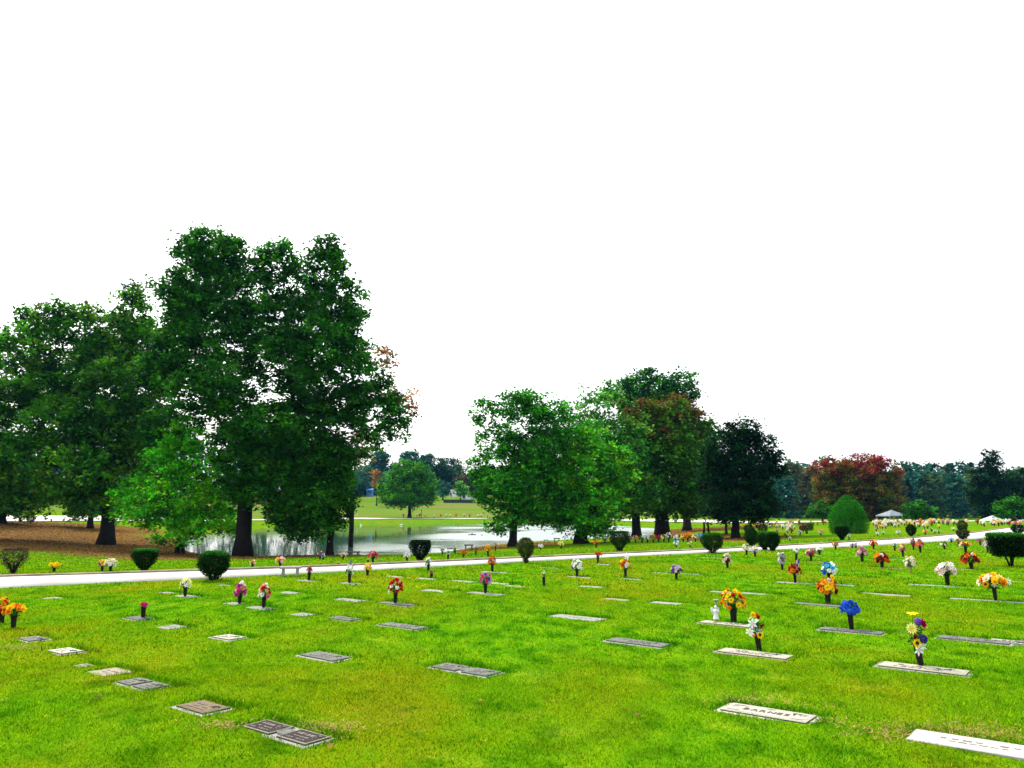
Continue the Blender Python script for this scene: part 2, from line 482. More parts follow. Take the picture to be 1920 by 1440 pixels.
def put(name, me, parent=None, loc=None, rot=None, sc=None):
    o = bpy.data.objects.new(name, me)
    if parent: o.parent = parent
    if loc is not None: o.location = [float(v) for v in loc]
    if rot is not None: o.rotation_euler = rot
    if sc is not None: o.scale = (sc, sc, sc) if isinstance(sc, (int, float)) else sc
    return link(o)

# ------------------------------------------------------------------ the ground sheet
TREE_BASES = {}                              # filled from the tree table below: litter circles
LITTER = [(198,1020,17),(60,1010,15),(335,1038,10),(455,1044,11),(120,990,14),(30,985,12),(618,1042,5),(900,1028,3.5),(1243,1006,9),(1380,1008,6),(1310,994,12),(1000,1020,4)]
ang = np.concatenate([np.arange(-76, 76.01, 0.5), np.arange(80, 284, 6.0)])
rad = np.geomspace(2.0, 1500, 190)
A, Rr = np.meshgrid(np.radians(ang), rad)
gx, gy = Rr * np.sin(A), Rr * np.cos(A)
gzv = ground(gx, gy)
nr, na = gx.shape
V = np.stack([gx, gy, gzv], -1).reshape(-1, 3)
V = np.vstack([V, [[0, 0, gz(0, 0)]]])
idx = np.arange(nr * na).reshape(nr, na)
q = np.stack([idx[:-1, :], np.roll(idx, -1, 1)[:-1, :], np.roll(idx, -1, 1)[1:, :], idx[1:, :]], -1).reshape(-1, 4)[:, ::-1]
faces = q.tolist() + [(int(idx[0, (i + 1) % na]), int(idx[0, i]), nr * na) for i in range(na)]
me = bpy.data.meshes.new('ground')
me.from_pydata(V.tolist(), [], faces)
zone = np.zeros((len(V), 4), np.float32); zone[:, 3] = 1
sroad = road_s(V[:, 0], V[:, 1])
lit = np.zeros(len(V))
for px, py, r_ in LITTER:
    p = gp(px, py)
    lit = np.maximum(lit, 1 - sstep(r_ * 0.45, r_, np.hypot(V[:, 0] - p[0], (V[:, 1] - p[1]) * 0.8)))
lit *= sstep(2.2, 5.0, sroad)
sdv = pond_sd(V[:, 0], V[:, 1])
lit = np.maximum(lit, 0.42 * (1 - sstep(0.2, 1.8, np.abs(sdv))) * (V[:, 1] < 110))
zone[:, 0] = lit
dd = np.hypot(V[:, 0], V[:, 1])
zone[:, 1] = sstep(150, 185, dd) * (1 - sstep(0.15, 0.35, V[:, 0] / np.maximum(V[:, 1], 1)))
a = me.attributes.new('zone', 'FLOAT_COLOR', 'POINT'); a.data.foreach_set('color', zone.ravel())
me.materials.append(M['ground'])
me.polygons.foreach_set('use_smooth', [True] * len(me.polygons)); me.update()
tag(put('ground', me), 'mown green cemetery lawn falling away to the pond', kind='structure')

# pond
mb = MB()
c0 = pond.mean(0)
big = c0 + (pond - c0) * 1.0
nrm = np.roll(pond, -1, 0) - np.roll(pond, 1, 0)
nrm = np.stack([nrm[:, 1], -nrm[:, 0]], 1); nrm /= np.linalg.norm(nrm, axis=1)[:, None]
sgn = 1 if pond_sd(*(pond[0] + nrm[0] * 0.5)) > 0 else -1
big = pond + nrm * sgn * 0.8
mb.add([(x, y, WATER) for x, y in big], [tuple(range(len(big)))])
o = mb.build('pond_water', M['water'])
if o.data.polygons[0].normal.z < 0: o.data.flip_normals()
tag(o, 'still grey green pond reflecting white sky and trees', kind='structure')

# road and kerb
sel = slice(0, 441, 2)
rx_, ny_, fy_ = xs[sel], near_y[sel], far_y[sel]
v, f = [], []
wob = 0.05 * np.sin(rx_ * 3.1) + 0.04 * np.sin(rx_ * 7.7)
for i in range(len(rx_)):
    for x, y, z in ((rx_[i], ny_[i] + wob[i], -0.05), (rx_[i], ny_[i] + wob[i], 0.02), (rx_[i] - 0.15, 0.5 * (ny_[i] + fy_[i]), 0.05), (rx_[i] - 0.1, fy_[i] - 0.42, 0.025)):
        v.append((x, y, gz(x, y) + z))
for i in range(len(rx_) - 1):
    for k in range(3):
        f.append((i * 4 + k, (i + 1) * 4 + k, (i + 1) * 4 + k + 1, i * 4 + k + 1))
mb = MB(); mb.add(v, f)
tag(mb.build('road', M['road'], smooth=True), 'pale concrete lane crossing the lawn before the pond', kind='structure')
v, f = [], []
for i in range(len(rx_)):
    x, y = rx_[i] - 0.1, fy_[i] - 0.42
    tx, ty = 0.0, 1.0
    for dy, z in ((0, -0.03), (0.02, 0.07), (0.05, 0.09), (0.20, 0.09), (0.24, -0.03)):
        v.append((x - dy * 0.55, y + dy, gz(rx_[i], fy_[i]) + z))
for i in range(len(rx_) - 1):
    for k in range(4):
        f.append((i * 5 + k, (i + 1) * 5 + k, (i + 1) * 5 + k + 1, i * 5 + k + 1))
mb = MB(); mb.add(v, f)
tag(mb.build('kerb', M['kerb']), 'low stained concrete kerb along the far side of the lane', kind='structure')
# lane on the far side of the pond
pts = [(-260,975),(-60,974),(60,972),(190,973),(330,974),(470,975),(560,975),(640,973),(740,973),(850,973),(940,973),(1100,973),(1200,976),(1300,977),(1440,979),(1560,979),(1700,979),(1850,977),(2000,975)]
wp = np.array([gp(*p)[:2] for p in pts])
for _ in range(2):
    wp = np.vstack([wp[:1], np.stack([0.75 * wp[:-1] + 0.25 * wp[1:], 0.25 * wp[:-1] + 0.75 * wp[1:]], 1).reshape(-1, 2), wp[-1:]])
v, f = [], []
for i, p in enumerate(wp):
    d = wp[min(i + 1, len(wp) - 1)] - wp[max(i - 1, 0)]; d = d / np.linalg.norm(d); n_ = np.array([-d[1], d[0]])
    wdt = 2.2 + 2.6 * (1 - sstep(-34.0, -20.0, p[0])) * (p[1] > 90)
    for k in (-wdt, 0, wdt):
        e = p + n_ * k; v.append((e[0], e[1], gz(*e) + 0.10))
for i in range(len(wp) - 1):
    for k in range(2): f.append((i * 3 + k, (i + 1) * 3 + k, (i + 1) * 3 + k + 1, i * 3 + k + 1))
mb = MB(); mb.add(v, f); tag(mb.build('far_road', M['road']), 'pale lane running along the far bank of the pond', kind='structure')

# ------------------------------------------------------------------ grave markers
GA = R(-38)                                  # rows of graves run this way
gu = np.array([math.cos(GA), math.sin(GA)]); gv = np.array([-math.sin(GA), math.cos(GA)])
RECTS = []
def strokes(mb, x0, x1, y, z, n, h, r_):
    """worn unreadable inscription: short raised bars"""
    step = (x1 - x0) / n
    for i in range(n):
        if r_.random() < 0.15: continue
        mb.box((x0 + step * (i + 0.5), y, z), (step * r_.uniform(0.45, 0.8), h * r_.uniform(0.5, 1.0), 0.004))
def marker(px, py, kind, label, L=None, W=None, base='granite', plate=None, text=None, ring=False, rot=0.0):
    p = gp(px, py)
    dbl = kind in ('double', 'slab')
    L = L or (1.05 if dbl else 0.62); W = W or (0.45 if dbl else 0.40)
    rz = GA + R(rot)
    e = empty('grave_marker', (p[0], p[1], p[2]), rz)
    e.rotation_euler = (R(random.uniform(-0.4, 0.4)), R(random.uniform(-0.3, 0.3)), rz)
    tag(e, label, 'grave marker', 'flat grave markers set in the lawn')
    RECTS.append((p[0], p[1], rz, L / 2, W / 2, dbl))
    r_ = random.Random(int(px * 31 + py))
    near = depth(p) < 16
    top = (0.022 if kind == 'slab' else 0.003) if near else 0.002
    if not near: W *= 0.85
    MB().box((0, 0, top / 2 - 0.04), (L, W, top + 0.08), bev=0.008).build('granite_base', M[base], e)
    if kind == 'slab' or plate is None:
        if near or kind == 'plain':
            mb = MB(); strokes(mb, -L * 0.3, L * 0.3, 0.03, top + 0.001, 7, 0.04, r_); strokes(mb, -L * 0.22, L * 0.22, -0.05, top + 0.001, 6, 0.03, r_)
            tag(mb.build('inscription', M['bronze_grey'], e), kind='stuff')
        return e
    plates = [(-0.255 * L, 0.40 * L), (0.255 * L, 0.40 * L)] if kind == 'twin' else [(0.0, L - 0.12)]
    pw = W - 0.10
    t = 0.010
    for cx, pl in plates:
        pe = MB().box((cx, 0.012, top + t / 2), (pl, pw, t)).build('plaque', M['bronze_edge'], e)
        # raised rim and panel sit on the plaque body
        MB().box((cx, 0.012, top + t + 0.003), (pl - 0.004, pw - 0.004, 0.006), bev=0.003).build('rim', M['bronze_rim'] if plate == 'bronze_dark' else M[plate], pe)
        if near:
            MB().box((cx, 0.012, top + t + 0.007), (pl - 0.05, pw - 0.05, 0.002)).build('panel', M[plate], pe)
            mb = MB()
            if not text:
                strokes(mb, cx - pl * 0.33, cx + pl * 0.33, 0.055, top + t + 0.010, 6, 0.045, r_)
                strokes(mb, cx - pl * 0.25, cx + pl * 0.25, -0.02, top + t + 0.010, 5, 0.03, r_)
                strokes(mb, cx - pl * 0.36, cx + pl * 0.3, -0.08, top + t + 0.010, 7, 0.025, r_)
                tag(mb.build('inscription', M['bronze_edge'] if plate != 'bronze_dark' else M['bronze_rim'], pe), kind='stuff')
            # small cast emblem
            a_ = [(cx + pl * 0.32 + 0.03 * math.cos(q), 0.06 + 0.05 * math.sin(q), top + t + 0.009 + 0.006 * math.cos(2 * q)) for q in np.linspace(0, 4.6, 9)]
            MB().tube(a_, [0.004 + 0.005 * math.sin(i / 8 * math.pi) for i in range(9)], 5).build('emblem', M['bronze_edge'] if plate != 'bronze_dark' else M['bronze_rim'], pe)
    if ring:
        mb = MB(); seg = 16
        MB().lathe([(0.085, 0), (0.088, 0.012), (0.070, 0.020), (0.060, 0.014), (0.02, 0.012)], seg, (0, 0.02, top + (t + 0.008 if kind != 'twin' else 0.0) )).build('vase_ring', M['bronze_grey'], e)
    if text:
        z = top + t + 0.0085
        wds = {'B': 0.086, 'A': 0.090, 'R': 0.090, 'N': 0.096, 'E': 0.080, 'S': 0.080}
        xx = -sum(wds[c] for c in text) / 2
        for ch in text:
            cu = bpy.data.curves.new('letter', 'FONT'); cu.body = ch; cu.size = 0.118; cu.extrude = 0.003; cu.offset = 0.0025; cu.align_y = 'CENTER'
            tmp = bpy.data.objects.new('letter', cu); COL.objects.link(tmp)
            lm = bpy.data.meshes.new_from_object(tmp.evaluated_get(bpy.context.evaluated_depsgraph_get()))
            bpy.data.objects.remove(tmp)
            lm.materials.clear(); lm.materials.append(M['bronze_edge'])
            put('letter', lm, e, (xx, -0.005, z)); xx += wds[ch]
        for sx in (-1, 1):                  # cast scroll frames either side of the name
            a_ = [(sx * 0.45 * L * 0.8 + sx * 0.02, 0.05, z)]
            fr = MB()
            fr.tube([(sx * 0.24, 0.100, z), (sx * 0.32, 0.110, z), (sx * 0.40, 0.095, z)], [0.003, 0.005, 0.003], 5)
            fr.tube([(sx * 0.27, -0.095, z), (sx * 0.33, -0.11, z), (sx * 0.40, -0.10, z), (sx * 0.41, -0.07, z)], [0.003, 0.004, 0.004, 0.003], 5)
            fr.tube([(sx * 0.33, 0.06, z), (sx * 0.38, 0.06, z), (sx * 0.40, 0.04, z)], [0.003, 0.003, 0.002], 5)
            fr.build('scroll', M['bronze_edge'], e)
        fr = MB(); fr.tube([(-0.05, 0.122, z), (0, 0.110, z), (0.05, 0.122, z)], [0.003, 0.006, 0.003], 5); fr.tube([(0.0, 0.13, z), (0.0, 0.105, z)], [0.004, 0.004], 5)
        fr.build('emblem', M['bronze_edge'], e)
    return e
#  px, py, kind, label, options
MARKERS = [
 (1439,1339,'double','cream grave marker with a dark cast family name and scrolls',dict(L=1.03,W=0.46,base='granite_cream',plate='bronze_bright',text='BARNES')),
 (1836,1400,'slab','plain white granite marker cut off by the frame at bottom right',dict(L=1.15,W=0.42,base='granite_bright')),
 (533,1375,'twin','marker with two dark bronze plaques and a round vase ring between',dict(L=1.10,W=0.40,base='granite_white',plate='bronze_dark',ring=True)),
 (379,1328,'single','square tan bronze marker above the dark two-plaque one',dict(L=0.66,W=0.42,plate='bronze_tan',base='granite_white')),
 (266,1284,'twin','two-plaque grey marker, fourth up the left row',dict(L=0.78,W=0.40,plate='bronze_grey',base='granite_white')),
 (207,1260,'single','small tan stone marker just beyond the grey two-plaque marker',dict(L=0.52,W=0.40,base='granite_tan')),
 (157,1248,'plain','sliver of pale stone nearly swallowed by dark grass on the left',dict(L=0.25,W=0.2,base='granite_tan')),
 (121,1222,'single','cream square marker with a dark emblem in the left row',dict(L=0.60,W=0.42,base='granite_white',plate='bronze_cream')),
 (61,1199,'single','topmost marker of the left row, pale with a dark centre',dict(L=0.54,W=0.40,base='granite_white',plate='bronze_grey')),
 (100,1122,'plain','small bare slab alone near the lane on the left',dict(L=0.55,W=0.40,base='granite_tan')),
 (259,1160,'single','grey marker under the small magenta vase',dict(plate='bronze_grey')),
 (318,1175,'single','small speckled marker below and beside the magenta vase',dict(L=0.6,base='granite')),
 (428,1196,'single','lone cream marker between the left rows',dict(L=0.62,W=0.42,base='granite_white',plate='bronze_cream')),
 (317,1112,'plain','pale small slab left of the white and yellow vase',dict(L=0.6,W=0.3,base='granite_white')),
 (350,1118,'single','thin grey marker beneath the white and yellow vase',dict(L=0.75,base='granite')),
 (422,1098,'plain','faint pale slab in front of the clipped shrub at the lane',dict(L=0.6,W=0.3)),
 (440,1132,'single','narrow marker beneath the magenta cone bouquet',dict(L=0.6,base='granite')),
 (488,1140,'single','grey marker under the coral and white bouquet',dict(L=0.75,base='granite')),
 (539,1111,'single','grey flat marker right of the coral and white bouquet',dict(L=0.75,base='granite')),
 (656,1125,'single','grey marker left of the red rose vase',dict(L=0.9,base='granite')),
 (559,1151,'single','grey marker, farther of two below the coral bouquet',dict(L=0.75,base='granite')),
 (644,1161,'single','pale speckled marker left of the long double one',dict(L=0.75,base='granite_white',plate='bronze_grey')),
 (755,1175,'double','long double marker with a dark right half below the red rose vase',dict(L=1.1,W=0.42,base='granite_white',plate='bronze_grey')),
 (609,1232,'double','light grey double marker left of the twin silver plaques',dict(L=0.86,W=0.45,base='granite_white',plate='bronze_grey')),
 (872,1257,'twin','twin silver plaques on white granite in the centre lawn',dict(L=1.08,W=0.42,base='granite_white',plate='bronze_grey',ring=True)),
 (742,1133,'double','dark grey double marker under the red rose vase',dict(L=1.05,W=0.4,base='granite',plate='bronze_grey')),
 (820,1108,'single','pale marker between the rose vase and the purple bouquet',dict(L=0.9,W=0.4,base='granite_white')),
 (911,1113,'double','wide thin marker under the magenta purple bouquet',dict(L=1.1,W=0.4,base='granite')),
 (799,1085,'single','thin marker by the small leaning pink bouquet',dict(L=0.7,W=0.35,base='granite_white')),
 (737,1081,'single','faint marker near the lane right of the yellow bouquet',dict(L=0.7,W=0.35,base='granite_tan')),
 (868,1090,'single','tan sliver of marker left of the purple bouquet',dict(L=0.9,W=0.35,base='granite_tan')),
 (934,1094,'single','tan sliver of marker right of the purple bouquet',dict(L=0.8,W=0.35,base='granite_tan')),
 (926,1073,'single','pale marker beneath the orange bouquet next to the lane',dict(L=1.1,W=0.35,base='granite_white')),
 (657,1094,'single','thin marker under the white bouquet with purple spikes',dict(L=0.7,W=0.35,base='granite')),
 (578,1089,'single','marker sliver under the small pink bouquet by the concrete bench',dict(L=0.7,W=0.35,base='granite')),
 (1082,1158,'double','bright white bare double slab in the middle of the lawn',dict(L=1.12,W=0.45,base='granite_white')),
 (1196,1206,'double','grey double marker alone left of the sunflower vase',dict(L=1.12,W=0.45,base='granite_white',plate='bronze_grey')),
 (1266,1132,'double','narrow white marker left of the angel figurine',dict(L=1.15,W=0.36,base='granite_white')),
 (1363,1171,'double','long speckled marker carrying the angel figurine and fiery bouquet',dict(L=1.1,W=0.42,base='granite_tan',plate='bronze_cream')),
 (1415,1227,'double','tan double marker carrying the leaning sunflower and lily vase',dict(L=1.15,W=0.45,base='granite_tan',plate='bronze_cream')),
 (1082,1082,'double','white marker under the round white bouquet',dict(L=0.95,W=0.4,base='granite_white')),
 (1172,1085,'double','pale blue grey marker under the red and white bouquet with tall spray',dict(L=1.15,W=0.38,base='granite')),
 (1110,1100,'single','bare pale sliver below the round white bouquet',dict(L=0.75,W=0.35,base='granite_white')),
 (1157,1124,'single','thin bare sliver left of the narrow white marker',dict(L=0.7,W=0.3,base='granite_tan')),
 (1352,1110,'single','pale marker behind the fiery yellow and red bouquet',dict(L=0.6,W=0.35,base='granite_white')),
 (1425,1114,'double','white marker right of the fiery yellow and red bouquet',dict(L=0.95,W=0.36,base='granite_white')),
 (965,1099,'single','short sliver of marker left of the tall thin vase',dict(L=0.6,W=0.3,base='granite_tan')),
 (1232,1074,'single','tan marker left of the purple and pink bouquet',dict(L=0.9,W=0.3,base='granite_tan')),
 (1290,1076,'single','thin marker just right of the purple and pink bouquet',dict(L=0.9,W=0.3,base='granite')),
 (1124,1058,'single','pale marker beneath the orange red bouquet by the lane',dict(L=0.9,W=0.3,base='granite_white')),
 (1031,1065,'single','pale sliver of marker by the lane in front of the loose shrub',dict(L=0.8,W=0.3,base='granite_tan')),
 (1334,1046,'single','bare sliver just in front of the round shrub at the lane',dict(L=0.9,W=0.3,base='granite_tan')),
 (1490,1093,'double','white marker under the flag bouquet',dict(L=1.05,W=0.36,base='granite_white')),
 (1562,1096,'double','white marker under the turquoise bouquet',dict(L=1.15,W=0.36,base='granite_white')),
 (1628,1084,'double','long bare tan marker right of the turquoise bouquet',dict(L=2.0,W=0.3,base='granite_tan')),
 (1661,1115,'double','bare bright white marker above the royal blue vase',dict(L=1.15,W=0.40,base='granite_white')),
 (1536,1135,'double','pale double marker under the orange bouquet in the wide vase',dict(L=1.12,W=0.42,base='granite_white',plate='bronze_grey')),
 (1597,1184,'double','white double marker under the royal blue bouquet',dict(L=1.12,W=0.42,base='granite_white',plate='bronze_grey')),
 (1826,1201,'double','pale grey double marker at the right, next to one with a dark cover',dict(L=1.12,W=0.42,base='granite_white',plate='bronze_grey')),
 (1914,1207,'double','white marker with a dark vase cover at the right edge',dict(L=0.95,W=0.40,base='granite_white',ring=True,plate='bronze_cream')),
 (1731,1255,'double','long white marker under the tall leaning mixed sunflower vase',dict(L=1.16,W=0.46,base='granite_white',plate='bronze_cream')),
 (1656,1065,'double','thin pale marker under the dark red and orange bouquet',dict(L=1.3,W=0.3,base='granite_tan')),
 (1775,1099,'double','pale marker under the blush pink bouquet',dict(L=1.9,W=0.3,base='granite_white')),
 (1868,1127,'double','wide pale marker under the big yellow and cream bouquet',dict(L=1.9,W=0.3,base='granite_white')),
 (1826,1068,'double','thin marker under the dark red bouquet beside the square shrub',dict(L=1.2,W=0.3,base='granite_tan')),
 (1900,1090,'single','bare pale sliver of marker right of the big yellow bouquet',dict(L=0.9,W=0.3,base='granite_white')),
 (1523,1053,'single','tan sliver under the mauve pink bouquet',dict(L=1.0,W=0.3,base='granite_tan')),
 (1690,1049,'single','tan sliver below the pink and yellow bouquet',dict(L=0.9,W=0.3,base='granite_tan')),
]
for px, py, kind, label, kw in MARKERS:
    marker(px, py, kind, label, **kw)

# ------------------------------------------------------------------ grass blades
def grass_zone(name, y0, y1, dens, hgt, wid, label, spread=0.80):
    area = (y1 ** 2 - y0 ** 2) * spread
    n = int(area * dens)
    y = np.sqrt(rng.uniform(y0 ** 2, y1 ** 2, n)); x = rng.uniform(-spread, spread, n) * y
    keep = np.ones(n, bool)
    yn = np.interp(x, xs, near_y); yf = np.interp(x, xs, far_y)
    keep &= ~((y > yn - 0.04 + 0.05 * np.sin(x * 3.1)) & (y < yf + 0.3))
    if y1 > 25:
        keep &= pond_sd(x, y) > 0.3
        p_l = np.zeros(n)
        for px, py, r_ in LITTER:
            q = gp(px, py); p_l = np.maximum(p_l, 1 - sstep(r_ * 0.5, r_, np.hypot(x - q[0], (y - q[1]) * 0.8)))
        p_l *= sstep(2.2, 5.0, road_s(x, y))
        keep &= rng.random(n) > p_l * 1.05
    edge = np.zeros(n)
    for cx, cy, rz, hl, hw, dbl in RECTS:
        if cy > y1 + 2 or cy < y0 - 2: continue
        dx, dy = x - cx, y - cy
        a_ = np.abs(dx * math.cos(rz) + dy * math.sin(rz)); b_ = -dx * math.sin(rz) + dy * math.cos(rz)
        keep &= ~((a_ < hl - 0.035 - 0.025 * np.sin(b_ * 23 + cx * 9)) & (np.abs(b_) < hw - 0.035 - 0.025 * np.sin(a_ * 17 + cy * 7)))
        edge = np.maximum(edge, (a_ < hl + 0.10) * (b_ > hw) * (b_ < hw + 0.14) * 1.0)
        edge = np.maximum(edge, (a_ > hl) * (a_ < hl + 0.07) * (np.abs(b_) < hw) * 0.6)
    x, y, edge = x[keep], y[keep], edge[keep]; n = len(x)
    z = ground(x, y)
    patch = 0.5 + 0.5 * np.sin(x * 2.3 + 1.7 * np.sin(y * 1.9)) * np.sin(y * 2.7 + 1.1 * np.sin(x * 2.9))
    h = hgt * rng.uniform(0.35, 1.45, n) * (0.70 + 0.6 * patch) * (1 + 1.5 * edge)
    th = rng.uniform(0, 2 * np.pi, n); ph = rng.uniform(0, 2 * np.pi, n)
    wv = np.stack([np.cos(th), np.sin(th), 0 * th], 1) * (wid * rng.uniform(0.6, 1.3, n))[:, None] * 0.5
    ln = h * rng.uniform(0.2, 1.3, n)
    tip = np.stack([np.cos(ph) * ln, np.sin(ph) * ln, h], 1)
    b0 = np.stack([x, y, z - 0.004], 1)
    V = np.stack([b0 - wv, b0 + wv, b0 + tip], 1).reshape(-1, 3)
    j = rng.uniform(0.25, 1.75, n)
    hue = rng.normal(0, 0.12, n)
    c = np.stack([j * (1 + hue), j, j * np.ones(n)], 1)
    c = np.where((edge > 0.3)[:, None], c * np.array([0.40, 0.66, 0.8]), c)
    straw = rng.random(n) < 0.03
    c[straw] *= np.array([2.2, 1.25, 4.0])
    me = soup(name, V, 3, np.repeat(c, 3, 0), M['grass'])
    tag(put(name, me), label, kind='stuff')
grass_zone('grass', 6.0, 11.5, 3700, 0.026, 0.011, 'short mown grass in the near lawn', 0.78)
grass_zone('grass', 11.5, 21, 1080, 0.028, 0.020, 'short mown grass across the middle lawn', 0.76)
grass_zone('grass', 21, 34, 280, 0.034, 0.036, 'mown grass around the lane', 0.76)
grass_zone('grass', 34, 60, 48, 0.045, 0.075, 'grass towards the pond and far plot', 0.74)

# dead straw at marker edges
def thatch():
    V, C = [], []
    for (px, py, n, r_) in [(440,1362,220,0.20),(590,1368,420,0.30),(1390,1316,160,0.25),(1500,1326,60,0.25),(1745,1372,420,0.40),(1860,1380,260,0.35),(30,1216,200,0.30),(1690,1385,150,0.25),(1530,1352,80,0.15)]:
        p = gp(px, py)
        x = p[0] + rng.normal(0, r_, n); y = p[1] + rng.normal(0, r_ * 0.5, n)
        z = ground(x, y) + 0.02
        th = rng.uniform(0, 6.28, n); l = rng.uniform(0.03, 0.07, n)
        d = np.stack([np.cos(th) * l, np.sin(th) * l, rng.uniform(-0.005, 0.025, n)], 1)
        wv = np.stack([-np.sin(th), np.cos(th), 0 * th], 1) * 0.006
        b0 = np.stack([x, y, z], 1)
        ok = np.ones(n, bool)
        for cx, cy, rz, hl, hw, dbl in RECTS:
            dx, dy = x - cx, y - cy
            ok &= ~((np.abs(dx * math.cos(rz) + dy * math.sin(rz)) < hl) & (np.abs(-dx * math.sin(rz) + dy * math.cos(rz)) < hw))
        V.append(np.stack([b0 - wv, b0 + wv, b0 + d], 1)[ok].reshape(-1, 3))
        k = rng.uniform(0.6, 1.2, n)[ok]
        C.append(np.repeat(np.stack([0.32 * k, 0.21 * k, 0.07 * k], 1), 3, 0))
    me = soup('dead_grass', np.vstack(V), 3, np.vstack(C), M['leaf'])
    tag(put('dead_grass', me), 'straw coloured dead grass beside the markers', kind='stuff')
thatch()

# leaf litter under the trees
def litter():
    V, C = [], []
    for px, py, r_ in LITTER:
        p = gp(px, py); n = int(r_ * r_ * 26)
        x = p[0] + rng.normal(0, r_ * 0.42, n); y = p[1] + rng.normal(0, r_ * 0.5, n)
        ok = (road_s(x, y) > 1.5) & (pond_sd(x, y) > 0.2)
        x, y = x[ok], y[ok]; n = len(x)
        b0 = np.stack([x, y, ground(x, y) + 0.02], 1)
        th = rng.uniform(0, 6.28, n); l = rng.uniform(0.05, 0.11, n)
        t_ = np.stack([np.cos(th), np.sin(th), rng.uniform(-0.4, 0.4, n)], 1) * l[:, None]
        w_ = np.stack([-np.sin(th), np.cos(th), rng.uniform(-0.4, 0.4, n)], 1) * (l * 0.6)[:, None]
        V.append(np.stack([b0 - t_, b0 - w_, b0 + t_, b0 + w_], 1).reshape(-1, 3))
        pal = np.array([(0.075, 0.034, 0.009), (0.12, 0.068, 0.020), (0.040, 0.018, 0.007), (0.16, 0.10, 0.035)])[rng.integers(0, 4, n)]
        C.append(np.repeat(pal * rng.uniform(0.7, 1.2, n)[:, None], 4, 0))
    me = soup('leaf_litter', np.vstack(V), 4, np.vstack(C), M['leaf'])
    tag(put('leaf_litter', me), 'brown fallen leaves on the ground beneath the trees', kind='stuff')
litter()

# ------------------------------------------------------------------ foliage
def leaf_cloud(centres, rads, per, ls, cols, flat=0.7, up=0.7, jit=0.45, lens=1.7):
    """leaf quads scattered in clumps; cols (n_clump,3)"""
    n = len(centres) * per
    ci = np.repeat(np.arange(len(centres)), per)
    off = rng.normal(0, 0.5, (n, 3)); off[:, 2] *= flat
    P = centres[ci] + off * rads[ci][:, None]
    nm = rng.normal(0, 1, (n, 3)); nm[:, 2] = np.abs(nm[:, 2]) + up
    nm /= np.linalg.norm(nm, axis=1)[:, None]
    t_ = np.cross(nm, rng.normal(0, 1, (n, 3))); t_ /= np.linalg.norm(t_, axis=1)[:, None] + 1e-9
    b_ = np.cross(nm, t_)
    l = ls * rng.uniform(0.6, 1.35, n)[:, None]
    V = np.stack([P - t_ * l * 0.5, P - b_ * l * 0.5 / lens, P + t_ * l * 0.5, P + b_ * l * 0.5 / lens], 1).reshape(-1, 3)
    c = cols[ci] * rng.uniform(1 - jit, 1 + jit, (n, 1)) * (1 + rng.normal(0, 0.06, (n, 3)))
    return V, np.repeat(np.clip(c, 0, 1), 4, 0)
G_OAK = [(0.0132, 0.084, 0.0041), (0.0199, 0.1192, 0.0048), (0.0098, 0.0609, 0.0041), (0.0298, 0.1355, 0.0054)]
G_LEFT = [(0.0287, 0.1348, 0.005), (0.0451, 0.1745, 0.0058), (0.0205, 0.0984, 0.005), (0.0737, 0.1904, 0.0065)]
G_DOG = [(0.048, 0.3172, 0.0048), (0.0768, 0.3915, 0.006), (0.032, 0.243, 0.0048), (0.136, 0.3915, 0.0072)]
G_MAPLE = [(0.0252, 0.1725, 0.0054), (0.0396, 0.2195, 0.0063), (0.018, 0.1333, 0.0054)]
G_BRIGHT = [(0.0324, 0.2228, 0.0063), (0.054, 0.2822, 0.0072), (0.0252, 0.1708, 0.0063), (0.108, 0.3119, 0.0072)]
G_PALE = [(0.0374, 0.1857, 0.0144), (0.0702, 0.2269, 0.0234), (0.0281, 0.1513, 0.0126), (0.0936, 0.22, 0.018)]
G_MIX = [(0.028, 0.1365, 0.006), (0.0476, 0.143, 0.007), (0.0364, 0.104, 0.006)]
G_RUST = [(0.125,0.050,0.008),(0.095,0.062,0.008),(0.060,0.080,0.008),(0.120,0.032,0.010)]
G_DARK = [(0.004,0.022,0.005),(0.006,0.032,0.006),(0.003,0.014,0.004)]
G_RED = [(0.2295, 0.0132, 0.0176), (0.162, 0.0132, 0.0132), (0.2565, 0.033, 0.022), (0.1215, 0.055, 0.011)]
G_BROWN = [(0.070,0.085,0.007),(0.090,0.070,0.009),(0.048,0.085,0.007),(0.100,0.055,0.010)]
G_FAR_HAZE = [(0.014,0.085,0.050),(0.022,0.105,0.055),(0.010,0.062,0.045),(0.050,0.105,0.035)]  # blue of distant haze is mixed into these leaf colours
G_ORANGE = [(0.24,0.11,0.03),(0.20,0.07,0.03),(0.12,0.10,0.03)]

